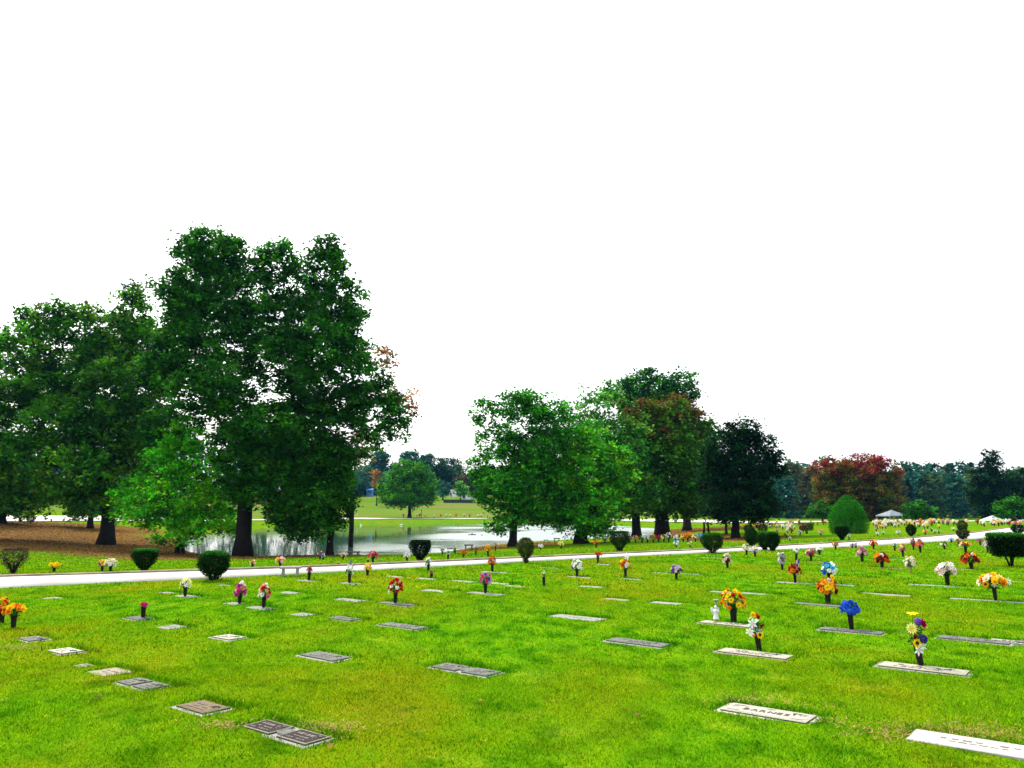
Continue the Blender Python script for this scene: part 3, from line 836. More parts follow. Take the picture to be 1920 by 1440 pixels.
def bez(a, c, b, n):
    t = np.linspace(0, 1, n)[:, None]
    return (1 - t) ** 2 * a + 2 * t * (1 - t) * c + t * t * b
def tree(name, label, base, blobs, pal, trunk_px=14, fork=None, dens=0.10, per=38, rpx=14.0, lpx=7.0, Y=None, topcol=None, cat='tree', group=None, lean=0.0, twigs=7, depthk=0.85, seed=1, bark='bark', stems=1):
    """blobs: (px, py, rx_px, ry_px, depth offset m[, density factor]) of the crown at the tree's own distance"""
    global rng
    keep_rng = rng; rng = np.random.default_rng(seed * 977 + 13); rr = random.Random(seed)
    if Y is None: p0 = gp(*base)
    else:
        r = ray(base[0], 950); p0 = np.array([r[0] * Y / r[1], Y, 0]); p0[2] = gz(p0[0], p0[1])
    k = mpp(p0)
    rc, ls = rpx * k, lpx * k
    root = empty(name, p0); tag(root, label, cat, group)
    Cs, Rs, BL = [], [], []
    for bl in blobs:
        c = at_y(bl[0], bl[1], p0[1] + bl[4] * 1.0) - p0
        rx, rz_ = bl[2] * k * 1.08, bl[3] * k * 1.08
        ry = rx * depthk
        BL.append((c, rx, ry, rz_, bl[5] if len(bl) > 5 else 1.0))
    zs = [b[0][2] for b in BL]; zmin, zmax = min(zs), max(zs)
    if fork is None: fork = max(0.35 * zmin, 0.12 * zmax)
    else: fork = fork * k
    tr_ = trunk_px * k / 2
    tb = MB()
    top = np.array([lean * fork, 0, fork])
    for s_ in range(stems):
        o_ = np.array([0, 0, 0]) if stems == 1 else np.array([math.cos(s_ * 2.4) * tr_ * 1.6, math.sin(s_ * 2.4) * tr_, 0])
        tt = np.linspace(0, 1, 7)
        pts = [o_ * (1 - 0.4 * t) + np.array([lean * fork * t, 0, -0.15 + (fork + 0.15) * t]) + np.array([rr.uniform(-1, 1), rr.uniform(-1, 1), 0]) * tr_ * 0.12 * (t > 0) for t in tt]
        tb.tube(pts, [tr_ * (1 + 0.50 * math.exp(-t * fork / max(tr_ * 1.0, 0.1))) * (1 - 0.18 * t) / (1 if stems == 1 else 1.6) for t in tt], 12)
    bb = MB()
    limbs = [(top - np.array([0, 0, u * fork * 0.25]), tr_ * 0.62) for u in (0, 0.4, 0.8)]
    order = sorted(range(len(BL)), key=lambda i: np.linalg.norm(BL[i][0] - top))
    for (c, rx, ry, rz_, df) in [BL[i] for i in order]:
        best = min(limbs, key=lambda q_: np.linalg.norm(c - q_[0]) * (1.0 if c[2] > q_[0][2] else 1.5) + 0.35 * np.linalg.norm(q_[0] - top))
        start, rs = best
        hd = c - start; ln = np.linalg.norm(hd)
        ctrl = start + np.array([hd[0] * 0.40, hd[1] * 0.40, hd[2] * 0.66 if hd[2] > 0 else abs(hd[2]) * 0.2 + 0.06 * ln])
        lp = bez(start, ctrl, c, 9)
        lp[1:-1] += rng.normal(0, 0.028 * ln, (7, 3))
        r0 = min(rs * 0.85, tr_ * (0.16 + 0.20 * min(1, rx * rz_ / (BL[0][1] * BL[0][3] + 1e-6))))
        rl = [r0 * (1 - 0.80 * t) + 0.25 * 0.02 for t in np.linspace(0, 1, 9)]
        bb.tube(lp, rl, 7)
        limbs += [(lp[j], rl[j]) for j in (3, 4, 5, 6, 7)]
        vol = 4 / 3 * math.pi * rx * ry * rz_
        n = max(8, int(dens * 7.0 * df * vol / rc ** 3))
        d = rng.normal(0, 1, (n, 3)); d /= np.linalg.norm(d, axis=1)[:, None]
        r_ = rng.uniform(0.12, 1, n) ** (1 / 2.3)
        P = c + d * r_[:, None] * np.array([rx, ry, rz_])
        Cs.append(P); Rs.append(rc * rng.uniform(0.65, 1.25, n))
        for j in range(min(twigs, n)):
            q_ = P[j]; a_ = lp[rr.randint(3, 8)]
            m_ = 0.5 * (a_ + q_) + np.array([0, 0, 0.12 * np.linalg.norm(q_ - a_)])
            bb.tube(bez(a_, m_, q_, 5), [r0 * 0.22 * (1 - 0.8 * t) + 0.010 for t in np.linspace(0, 1, 5)], 5)
    tb.build('trunk', M[bark], root, True)
    bb.build('branches', M[bark], root, True)
    C = np.vstack(Cs); Rd = np.concatenate(Rs)
    pa = np.array(pal)
    cols = pa[rng.integers(0, len(pa), len(C))] * rng.uniform(0.40, 2.1, (len(C), 1))  # wide clump spread paints backlit leaf highlights into the colour
    if topcol is not None:
        tp, frac = topcol
        tp = np.array(tp)[rng.integers(0, len(tp), len(C))]
        hz = (C[:, 2] - C[:, 2].min()) / np.ptp(C[:, 2])
        f_ = np.clip((hz - frac + rng.normal(0, 0.13, len(C))) / 0.18, 0, 1)[:, None]
        cols = cols * (1 - f_) + tp * f_
    V, c = leaf_cloud(C, Rd, per, ls, cols)
    put('crown', soup('crown', V, 4, c, M['leaf']), root)
    rng = keep_rng
    return root

tree('oak_tree', 'tallest dark green oak with forked trunk rising above the pond edge', (455,1043),
  [(395,480,66,56,2),(345,560,46,60,-2),(420,565,52,56,0),(515,500,46,52,1),(530,580,46,52,3),(612,500,44,58,-1),(645,585,46,66,1),(600,660,62,58,-2),(560,720,50,50,3),(350,650,60,62,3),(385,735,58,56,-3),(690,715,42,52,0,0.8),(735,785,38,44,-1,0.8),(640,760,56,50,2),(500,800,60,46,-3),(565,850,70,62,0),(470,885,60,56,-2),(630,880,42,62,3),(440,820,46,44,2),(555,945,60,50,-1),(700,800,30,40,-3,0.6),(452,600,26,40,3,0.7),(475,705,38,42,2,0.8),(520,655,34,40,-2,0.8),(445,755,36,36,0,0.9),(428,640,40,44,-1,0.8),(575,555,26,46,2,0.9),(478,555,26,44,-1,0.8),(300,700,40,50,2),(310,800,46,50,4),(540,640,40,40,4),(660,660,40,40,4),(420,690,40,40,5),(570,780,50,50,5),(350,580,46,50,5),(590,580,40,40,5),(470,610,34,50,0,0.9),(485,660,34,46,1,0.9),(455,520,30,44,2,0.8),(560,500,20,40,3,0.6)],
  G_OAK, trunk_px=29, fork=235, dens=0.105, rpx=16.5, lpx=8.3, per=44, seed=3)
tree('oak_tree', 'broad spreading oak at far left of the photo, lighter green', (198,1021),
  [(85,600,52,42,0),(165,615,58,46,2),(250,585,42,48,-1),(265,655,58,60,2),(40,660,58,44,-2),(130,700,70,52,1),(215,730,60,56,-2),(20,745,48,52,2),(110,800,70,52,-1),(200,820,66,60,2),(45,870,62,52,0),(140,890,70,52,-2),(250,800,60,60,1),(240,900,52,52,3),(70,930,56,34,2),(175,945,50,24,-1),(290,740,40,50,0),(258,538,26,22,0,0.55),(0,640,30,24,1),(-40,780,60,70,0),(-30,900,60,60,2),(210,670,60,50,3),(300,690,46,60,4),(290,830,50,60,5),(80,740,60,50,4),(160,770,60,50,5)],
  G_LEFT, trunk_px=26, fork=150, dens=0.082, rpx=16.0, lpx=8.0, per=42, seed=5)
tree('pond_tree', 'slim dark tree leaning by the pond with foliage hanging low', (618,1041),
  [(640,860,32,46,0),(612,905,42,46,1),(585,950,42,36,-1),(635,950,34,38,0),(565,985,34,26,1),(600,985,30,24,-1),(690,840,26,34,1,0.4),(640,800,26,40,0,0.6)],
  G_OAK, trunk_px=13, fork=85, dens=0.10, lean=0.03, seed=8)
tree('autumn_tree', 'sparse half bare tree with orange leaves behind the oak', (660,1000),
  [(712,668,34,34,0,0.35),(742,742,34,34,0,0.35),(720,720,30,40,0,0.3),(760,770,22,24,0,0.3),(670,840,26,30,0,0.8)],
  G_ORANGE, trunk_px=10, fork=120, dens=0.10, Y=74, seed=9, twigs=14)
tree('dogwood_tree', 'small bright green tree in front of the dark oaks', (335,1037),
  [(345,815,40,38,0),(305,872,46,40,-1),(378,868,40,42,0),(262,928,48,30,0),(335,930,62,42,-2),(402,938,46,38,-1),(285,968,52,22,-1),(370,985,56,22,-2),(430,985,30,22,0),(245,960,36,18,1),(330,1010,40,10,-1)],
  G_DOG, trunk_px=11, fork=22, dens=0.075, seed=11, stems=3)
tree('young_tree', 'thin trunked tree standing behind the broad left oak', (169,990),
  [(165,905,40,36,0),(140,930,36,24,1),(190,935,34,24,-1),(150,960,30,16,0)], G_LEFT, trunk_px=11, fork=40, dens=0.10, seed=12)
tree('edge_tree', 'tree cut by the left frame edge with low dark foliage', (4,981),
  [(-20,860,60,60,0),(10,920,44,40,1),(-30,930,50,36,-1),(40,945,34,24,0)], G_OAK, trunk_px=12, fork=30, dens=0.10, seed=14)
tree('maple_tree', 'maple leaning over the pond bank, leftmost of the middle group', (960,1025),
  [(912,772,32,24,0,0.8),(985,762,48,34,0),(1035,795,42,42,1),(935,825,40,34,-1,0.8),(995,850,56,44,0),(915,880,36,32,1),(960,905,48,34,-1),(1030,880,44,46,2),(925,925,40,28,0),(985,955,52,30,0),(945,985,30,16,-1),(1040,950,40,36,1)],
  G_MAPLE, trunk_px=15, fork=105, dens=0.10, lean=0.10, seed=21)
tree('broadleaf_tree', 'bright green tree with foliage nearly to the ground beside the maple', (1090,1019),
  [(1100,835,44,44,0),(1075,890,46,44,-1),(1125,900,42,46,1),(1060,945,46,36,0),(1110,955,46,40,-1),(1090,985,46,22,0),(1040,905,34,36,1),(1150,930,24,34,0),(1130,985,26,22,1),(1165,880,30,46,2),(1080,840,40,40,3)],
  G_BRIGHT, trunk_px=24, fork=40, dens=0.10, seed=22)
tree('elm_tree', 'pale feathery green tree with thin crown top in the middle group', (1193,1009),
  [(1090,765,36,40,0,0.45),(1140,770,40,40,1,0.55),(1120,820,44,40,-1,0.7),(1175,830,44,44,0),(1165,885,46,44,1),(1200,930,42,38,-1),(1160,940,34,30,0),(1205,880,34,40,2),(1215,830,34,40,3),(1145,860,40,44,4)],
  G_PALE, trunk_px=17, fork=75, dens=0.10, seed=23)
tree('maple_tree', 'green maple turning rusty red at the top of its crown', (1243,1006),
  [(1215,785,48,36,0),(1270,782,48,34,1),(1312,805,32,36,0),(1245,840,66,46,-1),(1300,850,42,46,1),(1210,890,46,42,0),(1270,900,56,46,-1),(1310,905,34,44,1),(1235,940,46,28,0),(1325,900,34,50,3),(1320,850,30,40,2),(1290,940,40,30,2)],
  G_MIX, trunk_px=26, fork=85, dens=0.10, topcol=(G_RUST, 0.74), seed=24)
tree('tall_tree', 'tall tree rising above and behind the rusty topped maple', (1288,995),
  [(1165,732,36,26,0),(1215,722,44,28,1),(1272,728,38,30,-1),(1200,755,50,28,0),(1250,765,50,34,0),(1230,820,60,46,0),(1290,830,40,44,0)],
  G_OAK, trunk_px=15, fork=60, dens=0.10, seed=25)
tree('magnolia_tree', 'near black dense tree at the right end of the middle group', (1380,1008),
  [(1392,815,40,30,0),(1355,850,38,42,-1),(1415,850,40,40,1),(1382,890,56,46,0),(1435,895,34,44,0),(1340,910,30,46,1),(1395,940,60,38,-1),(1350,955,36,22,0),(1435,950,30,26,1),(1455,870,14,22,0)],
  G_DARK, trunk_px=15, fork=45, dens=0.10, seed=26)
tree('young_tree', 'slender pale trunk tree left of the near black one', (1324,1001),
  [(1320,945,24,22,0),(1335,935,22,22,0),(1310,955,20,16,0)], G_PALE, trunk_px=7, fork=22, dens=0.10, seed=27, stems=2)
tree('young_tree', 'thin dark stemmed tree between two larger trunks on the right', (1362,1002),
  [(1362,935,22,26,0),(1375,915,22,26,0)], G_DARK, trunk_px=5, fork=34, dens=0.10, seed=28)
tree('lawn_tree', 'round green tree standing alone on the far bank of the pond', (768,971),
  [(768,892,36,26,0),(738,912,28,26,0),(796,912,24,26,0),(765,925,46,24,-1),(728,932,20,14,0),(806,930,14,16,0)],
  [(0.030,0.145,0.004),(0.042,0.175,0.005),(0.020,0.105,0.004)], trunk_px=7, fork=22, dens=0.10, seed=31, rpx=8.5, lpx=4.6)
tree('red_maple_tree', 'wide maple with crimson top and olive brown lower crown', (1607,975),
  [(1565,882,40,24,0),(1622,872,34,20,1),(1655,884,32,24,-1),(1600,900,56,34,0),(1555,925,34,34,1),(1610,940,60,34,-1),(1662,925,30,36,0),(1580,955,40,18,0),(1640,955,40,18,0)],
  G_BROWN, trunk_px=12, fork=22, dens=0.065, rpx=8.5, lpx=4.6, Y=128, topcol=(G_RED, 0.68), seed=32)
tree('cedar_tree', 'dark conifer shaped tree towering at the right edge', (1862,978),
  [(1856,852,14,12,0),(1858,872,24,16,0),(1856,896,34,20,0),(1858,925,42,26,0),(1872,945,48,24,0),(1905,905,26,30,1),(1900,940,34,34,0)],
  G_DARK, trunk_px=9, fork=22, dens=0.065, rpx=8.5, lpx=4.6, Y=128, seed=33)
tree('small_tree', 'small dark dome shaped tree right of the striped gazebo', (1720,979),
  [(1720,948,20,12,0),(1706,958,18,12,0),(1736,958,16,12,0),(1720,964,28,12,0)], G_OAK, trunk_px=5, fork=8, dens=0.065, rpx=8.5, lpx=4.6, Y=103, seed=34)
tree('small_tree', 'small green tree at the right frame edge beside the white tents', (1897,982),
  [(1897,946,22,18,0),(1884,958,18,16,0),(1910,960,22,18,0)], G_OAK, trunk_px=5, fork=8, dens=0.065, rpx=8.5, lpx=4.6, Y=105, seed=35)
tree('small_tree', 'small dark green tree left of the bright dome shrub', (1541,978),
  [(1541,952,20,12,0),(1528,962,14,10,0),(1554,962,14,10,0)], G_OAK, trunk_px=4, fork=6, dens=0.065, rpx=8.5, lpx=4.6, Y=103, seed=36)
# hillside beyond the pond
HILL = [
 ('pine_tree','tall dark pine crown highest on the left far hill',(712,0),[(712,862,18,16,0),(705,885,22,18,0),(716,905,22,20,0)],300,G_FAR_HAZE),
 ('pine_tree','dark pine behind the lone round tree, left of its top',(770,0),[(768,858,18,14,0),(775,880,22,18,0)],315,G_FAR_HAZE),
 ('pine_tree','rounded far pine just right of the lone round tree top',(800,0),[(800,866,16,14,0),(802,890,20,18,0)],310,G_FAR_HAZE),
 ('pine_tree','narrow pointed far pine, left of the pointed pair',(832,0),[(832,862,8,8,0),(832,876,11,10,0),(832,895,13,14,0)],310,G_FAR_HAZE),
 ('pine_tree','narrow pointed far pine, right of the pointed pair',(852,0),[(852,864,7,8,0),(853,878,10,10,0),(853,896,13,14,0)],310,G_FAR_HAZE),
 ('round_tree','dark blue green round tree on the far hill',(828,0),[(826,886,16,14,0),(838,896,14,14,0),(820,900,14,12,0)],285,G_DARK),
 ('round_tree','dark blue round tree seen through the leaning maple',(912,0),[(910,886,18,14,0),(922,890,14,14,0),(905,900,14,14,0)],285,G_DARK),
 ('small_tree','small round tree left of the white far building',(830,0),[(830,912,10,11,0),(833,922,11,9,0)],245,G_FAR_HAZE),
 ('small_tree','small grey green tree right of the white far building',(863,0),[(863,914,11,10,0),(866,924,11,8,0)],240,G_PALE),
 ('small_tree','yellow orange young tree left of the lone round tree',(706,0),[(706,890,7,10,0),(704,905,6,8,0)],220,G_ORANGE),
]
for i, (nm, lb, b_, bl, Y, pal) in enumerate(HILL):
    tree(nm, lb, b_, bl, pal, trunk_px=3, dens=0.10, Y=Y, seed=60 + i, twigs=2, rpx=6.0, lpx=4.0)

# the far woods: one mass that cannot be counted
def woods(name, label, spec, seed):
    r_ = np.random.default_rng(seed)
    Cs, Rs, Cl = [], [], []
    for (px0, px1, n, y_lo, y_hi, Y0, Y1, rpx) in spec:
        for i in range(n):
            px = px0 + (px1 - px0) * (i + r_.uniform(0, 1)) / n
            Y = r_.uniform(Y0, Y1)
            topy = r_.uniform(y_lo, y_hi)
            rr_ = ray(px, 950); x = rr_[0] * Y / rr_[1]
            zg = gz(x, Y); zt = at_y(px, topy, Y)[2]
            wd = rpx * r_.uniform(0.7, 1.3) * Y / F
            m = 34
            hh = np.linspace(0.02, 1, m) ** 0.8
            z = zg + (zt - zg) * hh
            rad_ = wd * np.sqrt(np.clip(1 - (np.maximum(hh - 0.55, 0) / 0.47) ** 2, 0.02, 1))
            th = r_.uniform(0, 6.28, m)
            Cs.append(np.stack([x + np.cos(th) * rad_ * r_.uniform(0.3, 1, m), Y + np.sin(th) * rad_ * r_.uniform(0.3, 1, m), z], 1))
            Rs.append(np.full(m, wd * 0.55) * r_.uniform(0.7, 1.3, m))
            base = np.array(G_FAR_HAZE)[r_.integers(0, 4)] * r_.uniform(0.7, 1.25)
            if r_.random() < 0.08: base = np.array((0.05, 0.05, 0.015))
            Cl.append(np.tile(base, (m, 1)) * r_.uniform(0.8, 1.2, (m, 1)))
    V, c = leaf_cloud(np.vstack(Cs), np.concatenate(Rs), 20, 1.25, np.vstack(Cl), flat=0.8)
    me = soup(name, V, 4, c, M['leaf'])
    tag(put(name, me), label, kind='stuff')
woods('far_woods', 'hazy blue green woodland beyond the far plot', [(1420,2150,60,880,898,205,240,19),(1440,1560,8,862,880,225,245,16),(1690,1830,9,868,880,230,250,13)], 4)
woods('far_woods', 'hazy teal woodland on the hillside across the pond', [(600,980,40,870,898,290,330,20),(620,760,12,880,905,262,285,20),(940,1460,30,880,912,270,320,20)], 5)
woods('far_woods', 'hazy woodland behind the left trees beyond the lane', [(-520,640,56,812,875,215,290,22)], 6)

# ------------------------------------------------------------------ clipped shrubs
def shrub(px, base_y, top_y, w_px, prof, pal, label, n=2600, ls=0.055, name='clipped_shrub', stems=5, lit_top_pal=None, seed=1, flat_up=0.6, trunk_lean=0.0, Y=None, cat='shrub', group='clipped shrubs along the lane'):
    global rng
    keep = rng; rng = np.random.default_rng(seed * 131 + 7)
    p0 = gp(px, base_y)
    k = mpp(p0)
    Hh, Wd = (base_y - top_y) * k, w_px * k / 2
    e = empty(name, p0); tag(e, label, cat, group)
    # profile: list of (height fraction, radius fraction)
    zf = np.array([q[0] for q in prof]); rf = np.array([q[1] for q in prof])
    n = int(n * 1.7)
    cz = rng.uniform(zf[0], zf[-1], n * 3)
    rmax = np.interp(cz, zf, rf)
    acc = rng.random(n * 3) < (rmax / rf.max()) ** 1.4
    cz = cz[acc][:n]; rmax = rmax[acc][:n]
    nn = len(cz)
    th = rng.uniform(0, 6.28, nn)
    lump = 1 + 0.045 * np.sin(th * 3 + seed) + 0.04 * np.sin(th * 5 + cz * 9 + seed)
    rr_ = rmax * np.sqrt(rng.uniform(0.25, 1.0, nn)) * lump
    capm = rng.random(nn) < 0.14                # fill the clipped top
    cz = np.where(capm, zf[-1] - 0.05 * rng.random(nn), cz); rr_ = np.where(capm, np.interp(cz, zf, rf) * np.sqrt(rng.random(nn)), rr_)
    P = np.stack([np.cos(th) * rr_ * Wd + trunk_lean * cz * Hh, np.sin(th) * rr_ * Wd, cz * Hh + rng.normal(0, 0.012, nn) * Hh], 1)
    pa = np.array(pal)[rng.integers(0, len(pal), nn)]
    if lit_top_pal is not None:
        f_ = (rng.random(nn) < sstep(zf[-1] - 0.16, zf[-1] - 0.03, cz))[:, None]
        pa = np.where(f_, np.array(lit_top_pal)[rng.integers(0, len(lit_top_pal), nn)], pa)  # uppermost leaves take the painted top light
    V, c = leaf_cloud(P, np.full(nn, ls * 0.5), 2, ls * 0.9, pa, up=flat_up)
    put('foliage', soup('foliage', V, 4, c, M['leaf']), e)
    mb = MB(); r_ = random.Random(seed)
    for i in range(stems):
        a_ = i * 2.4 + seed
        q = np.array([math.cos(a_) * Wd * 0.45 + trunk_lean * Hh * 0.5, math.sin(a_) * Wd * 0.45, Hh * (zf[0] + 0.45 * (zf[-1] - zf[0]))])
        b0 = np.array([math.cos(a_) * 0.03, math.sin(a_) * 0.03, -0.05])
        mb.tube(bez(b0, np.array([q[0] * 0.4, q[1] * 0.4, q[2] * 0.5]), q, 6), [0.028 * (1 - 0.6 * t) * max(Hh, 0.5) / 0.8 for t in np.linspace(0, 1, 6)], 6)
    mb.build('stems', M['bark'], e, True)
    rng = keep
    return e
FUNNEL = [(0.03,0.26),(0.16,0.36),(0.32,0.62),(0.50,0.88),(0.72,1.0),(0.90,0.97),(0.97,0.88),(1.0,0.75)]
BOWL = [(0.03,0.30),(0.14,0.42),(0.30,0.78),(0.50,0.98),(0.75,1.0),(0.92,0.86),(1.0,0.55)]
BALL = [(0.12,0.35),(0.25,0.70),(0.5,0.98),(0.75,0.92),(0.92,0.6),(1.0,0.25)]
BLOCK = [(0.30,0.75),(0.36,0.90),(0.5,0.98),(0.8,1.0),(0.95,0.98),(1.0,0.92)]
EGG = [(0.0,0.86),(0.15,0.97),(0.35,1.0),(0.55,0.90),(0.72,0.72),(0.86,0.48),(0.95,0.26),(1.0,0.10)]
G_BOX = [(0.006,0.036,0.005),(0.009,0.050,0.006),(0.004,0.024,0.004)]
G_BOXTOP_LIT = [(0.016,0.120,0.007),(0.024,0.145,0.008)]  # light falling on shrub tops, painted as brighter leaf colour
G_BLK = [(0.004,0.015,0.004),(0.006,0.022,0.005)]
SHRUBS = [
 (24,1075,1030,48,FUNNEL,[(0.045,0.020,0.022),(0.030,0.028,0.014),(0.07,0.035,0.035),(0.02,0.03,0.012)],'sparse purplish brown shrub at the left frame edge by the lane',dict(n=1100,stems=9,ls=0.05)),
 (270,1072,1030,48,FUNNEL,G_BOX,'funnel shaped clipped green shrub behind the lane on the left',dict(lit_top_pal=G_BOXTOP_LIT)),
 (400,1088,1035,58,BOWL,G_BOX,'rounded clipped green shrub on the near edge of the lane',dict(lit_top_pal=G_BOXTOP_LIT,n=3400)),
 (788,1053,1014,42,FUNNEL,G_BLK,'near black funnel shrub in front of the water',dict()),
 (986,1056,1010,34,[(0.05,0.3),(0.2,0.35),(0.38,0.75),(0.6,1.0),(0.85,0.9),(1.0,0.4)],[(0.04,0.085,0.012),(0.03,0.06,0.01),(0.07,0.06,0.015)],'loose yellowish green shrub on the near edge of the lane',dict(n=1300,ls=0.06)),
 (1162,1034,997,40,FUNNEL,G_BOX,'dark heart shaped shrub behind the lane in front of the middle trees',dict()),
 (1336,1037,1000,42,BOWL,G_BOX,'round clipped shrub overlapping the lane left of the shrub cluster',dict(lit_top_pal=G_BOXTOP_LIT)),
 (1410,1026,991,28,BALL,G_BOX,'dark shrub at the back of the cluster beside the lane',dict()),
 (1434,1032,998,28,BOWL,G_BOX,'left of the twin green shrubs at the lane',dict(lit_top_pal=G_BOXTOP_LIT)),
 (1449,1033,998,28,BOWL,G_BOX,'right of the twin green shrubs at the lane',dict(lit_top_pal=G_BOXTOP_LIT)),
 (1404,1003,985,18,BOWL,G_BOX,'small low shrub behind the cluster, left one',dict(n=900,ls=0.08)),
 (1430,1003,984,20,BOWL,G_BOX,'small low shrub behind the cluster, right one',dict(n=900,ls=0.08)),
 (1513,1001,980,27,BLOCK,G_BOX,'flat topped shrub left of the bright dome shrub',dict(n=1400,lit_top_pal=G_BOXTOP_LIT,ls=0.07)),
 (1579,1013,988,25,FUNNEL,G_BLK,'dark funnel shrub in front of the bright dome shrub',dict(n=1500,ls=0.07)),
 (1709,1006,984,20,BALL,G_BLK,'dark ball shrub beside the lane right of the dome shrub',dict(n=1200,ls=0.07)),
 (1806,1012,977,26,[(0.05,0.4),(0.25,0.85),(0.45,0.95),(0.55,0.6),(0.7,0.7),(0.85,0.7),(1.0,0.3)],[(0.03,0.06,0.012),(0.02,0.04,0.01),(0.06,0.06,0.02)],'ragged two tiered shrub on the right part of the lane',dict(n=1600,ls=0.07)),
 (1896,1062,1001,64,BLOCK,G_BLK,'large square topped shrub on bare stems at the right edge',dict(n=5200,lit_top_pal=G_BOXTOP_LIT,trunk_lean=-0.12,stems=4,ls=0.06)),
 (57,981,965,18,BALL,G_BLK,'small dark ball shrub by the far left lane',dict(n=700,ls=0.10)),
 (1267,980,966,13,FUNNEL,G_BOX,'tiny clipped shrub seen between two trunks across the pond',dict(n=600,ls=0.12)),
 (1904,983,973,16,BALL,G_BLK,'low dark shrub in front of the small white tent',dict(n=700,ls=0.10)),
 (1910,1001,985,26,BOWL,G_BOX,'dark green shrub at the right edge behind the lane',dict(n=1200,ls=0.08)),
]
for i, (px, by, ty, wpx, prof, pal, lb, kw) in enumerate(SHRUBS):
    shrub(px, by, ty, wpx, prof, pal, lb, seed=i + 1, **kw)
shrub(1591, 1001, 931, 73, EGG, [(0.018,0.175,0.005),(0.028,0.210,0.006),(0.012,0.130,0.005)], 'big bright green egg shaped shrub in the far plot', n=9000, ls=0.10, name='dome_shrub', seed=77, group='dome shrub')

# ------------------------------------------------------------------ flowers
def petal_kite(mb, c, d, up, l, w_, col, cup=0.25):
    d = np.asarray(d, float); up = np.asarray(up, float); s_ = np.cross(d, up)
    a_ = c; m1 = c + d * l * 0.55 + s_ * w_ + up * cup * l * 0.3; m2 = c + d * l * 0.55 - s_ * w_ + up * cup * l * 0.3; e_ = c + d * l + up * cup * l
    col2 = tuple(min(1, x * 1.15) for x in col)
    mb.add([a_, m1, e_, m2], [(0, 1, 2), (0, 2, 3)], [tuple(x * 0.8 for x in col), col, col2, col])
def head(kind, col, seed=0):
    """flower head of radius 1 facing +Z"""
    r_ = random.Random(seed); mb = MB()
    jit = lambda c: tuple(max(0, min(1, x * r_.uniform(0.8, 1.2))) for x in c)
    if kind in ('mum', 'rose'):
        rings = [(9, 0.10, 1.0, 0.0), (7, 0.65, 0.8, 0.10), (5, 1.15, 0.55, 0.2)] if kind == 'mum' else [(6, 0.35, 1.0, 0.0), (5, 0.85, 0.8, 0.1), (4, 1.25, 0.55, 0.15)]
        for n, el, l, z0 in rings:
            for i in range(n):
                a_ = 2 * math.pi * (i + r_.uniform(-0.2, 0.2)) / n + el * 3
                d = np.array([math.cos(a_) * math.cos(el), math.sin(a_) * math.cos(el), math.sin(el)])
                up = np.array([-math.cos(a_) * math.sin(el), -math.sin(a_) * math.sin(el), math.cos(el)])
                petal_kite(mb, np.array([0, 0, z0]), d, up, l, 0.30 if kind == 'mum' else 0.42, jit(col), 0.2)
    elif kind in ('sun', 'daisy'):
        n = 13
        for i in range(n):
            a_ = 2 * math.pi * i / n
            d = np.array([math.cos(a_), math.sin(a_), r_.uniform(-0.05, 0.2)]); d /= np.linalg.norm(d)
            petal_kite(mb, d * 0.22, d, np.array([0, 0, 1.0]), 0.8, 0.17, jit(col), 0.05)
        cc = (0.035, 0.015, 0.008) if kind == 'sun' else (0.65, 0.42, 0.03)
        v = [(0.36 * math.cos(q), 0.36 * math.sin(q), 0.06) for q in np.linspace(0, 2 * math.pi, 9)[:-1]] + [(0, 0, 0.22)]
        mb.add(v, [(i, (i + 1) % 8, 8) for i in range(8)], cc)
    elif kind == 'lily':
        for i in range(6):
            a_ = 2 * math.pi * i / 6; el = 0.35
            d = np.array([math.cos(a_) * math.cos(el), math.sin(a_) * math.cos(el), math.sin(el)])
            petal_kite(mb, np.array([0, 0, 0.0]), d, np.array([0, 0, 1.0]), 1.15, 0.26, jit(col), -0.12)
        mb.add([(0.08, 0, 0), (-0.04, 0.07, 0), (-0.04, -0.07, 0), (0, 0, 0.5)], [(0, 1, 3), (1, 2, 3), (2, 0, 3)], (0.6, 0.45, 0.05))
    elif kind == 'cluster':
        for i in range(34):
            z = 1 - 1.55 * (i + 0.5) / 34; a_ = i * 2.399
            rr_ = math.sqrt(max(0, 1 - z * z)); n_ = np.array([rr_ * math.cos(a_), rr_ * math.sin(a_), z])
            t_ = np.cross(n_, [0.3, 0.2, 0.9]); t_ /= np.linalg.norm(t_); b_ = np.cross(n_, t_)
            c_ = jit(col); p_ = n_ * r_.uniform(0.78, 0.98)
            mb.add([p_ + t_ * 0.36, p_ + b_ * 0.36 + n_ * 0.05, p_ - t_ * 0.36, p_ - b_ * 0.36 + n_ * 0.05], [(0, 1, 2, 3)], c_)
    elif kind == 'leaf':
        for i in range(3):
            a_ = i * 2.1 + r_.uniform(-0.4, 0.4); el = r_.uniform(0.1, 0.7)
            d = np.array([math.cos(a_) * math.cos(el), math.sin(a_) * math.cos(el), math.sin(el)])
            petal_kite(mb, np.zeros(3), d, np.array([0, 0, 1.0]), 1.0, 0.22, jit(col), -0.2)
    elif kind == 'spike':
        for i in range(14):
            a_ = i * 2.4; z = i / 14 * 2.2 - 0.6
            d = np.array([math.cos(a_) * 0.8, math.sin(a_) * 0.8, 0.6])
            petal_kite(mb, np.array([0, 0, z]), d, np.array([0, 0, 1.0]), 0.5 * (1.15 - i / 16), 0.2, jit(col), 0.1)
    return mb
HEADS = {}
def head_mesh(kind, col, var=0):
    k = (kind, col, var)
    if k not in HEADS: HEADS[k] = head(kind, col, var).mesh('flower', M['petal'])
    return HEADS[k]
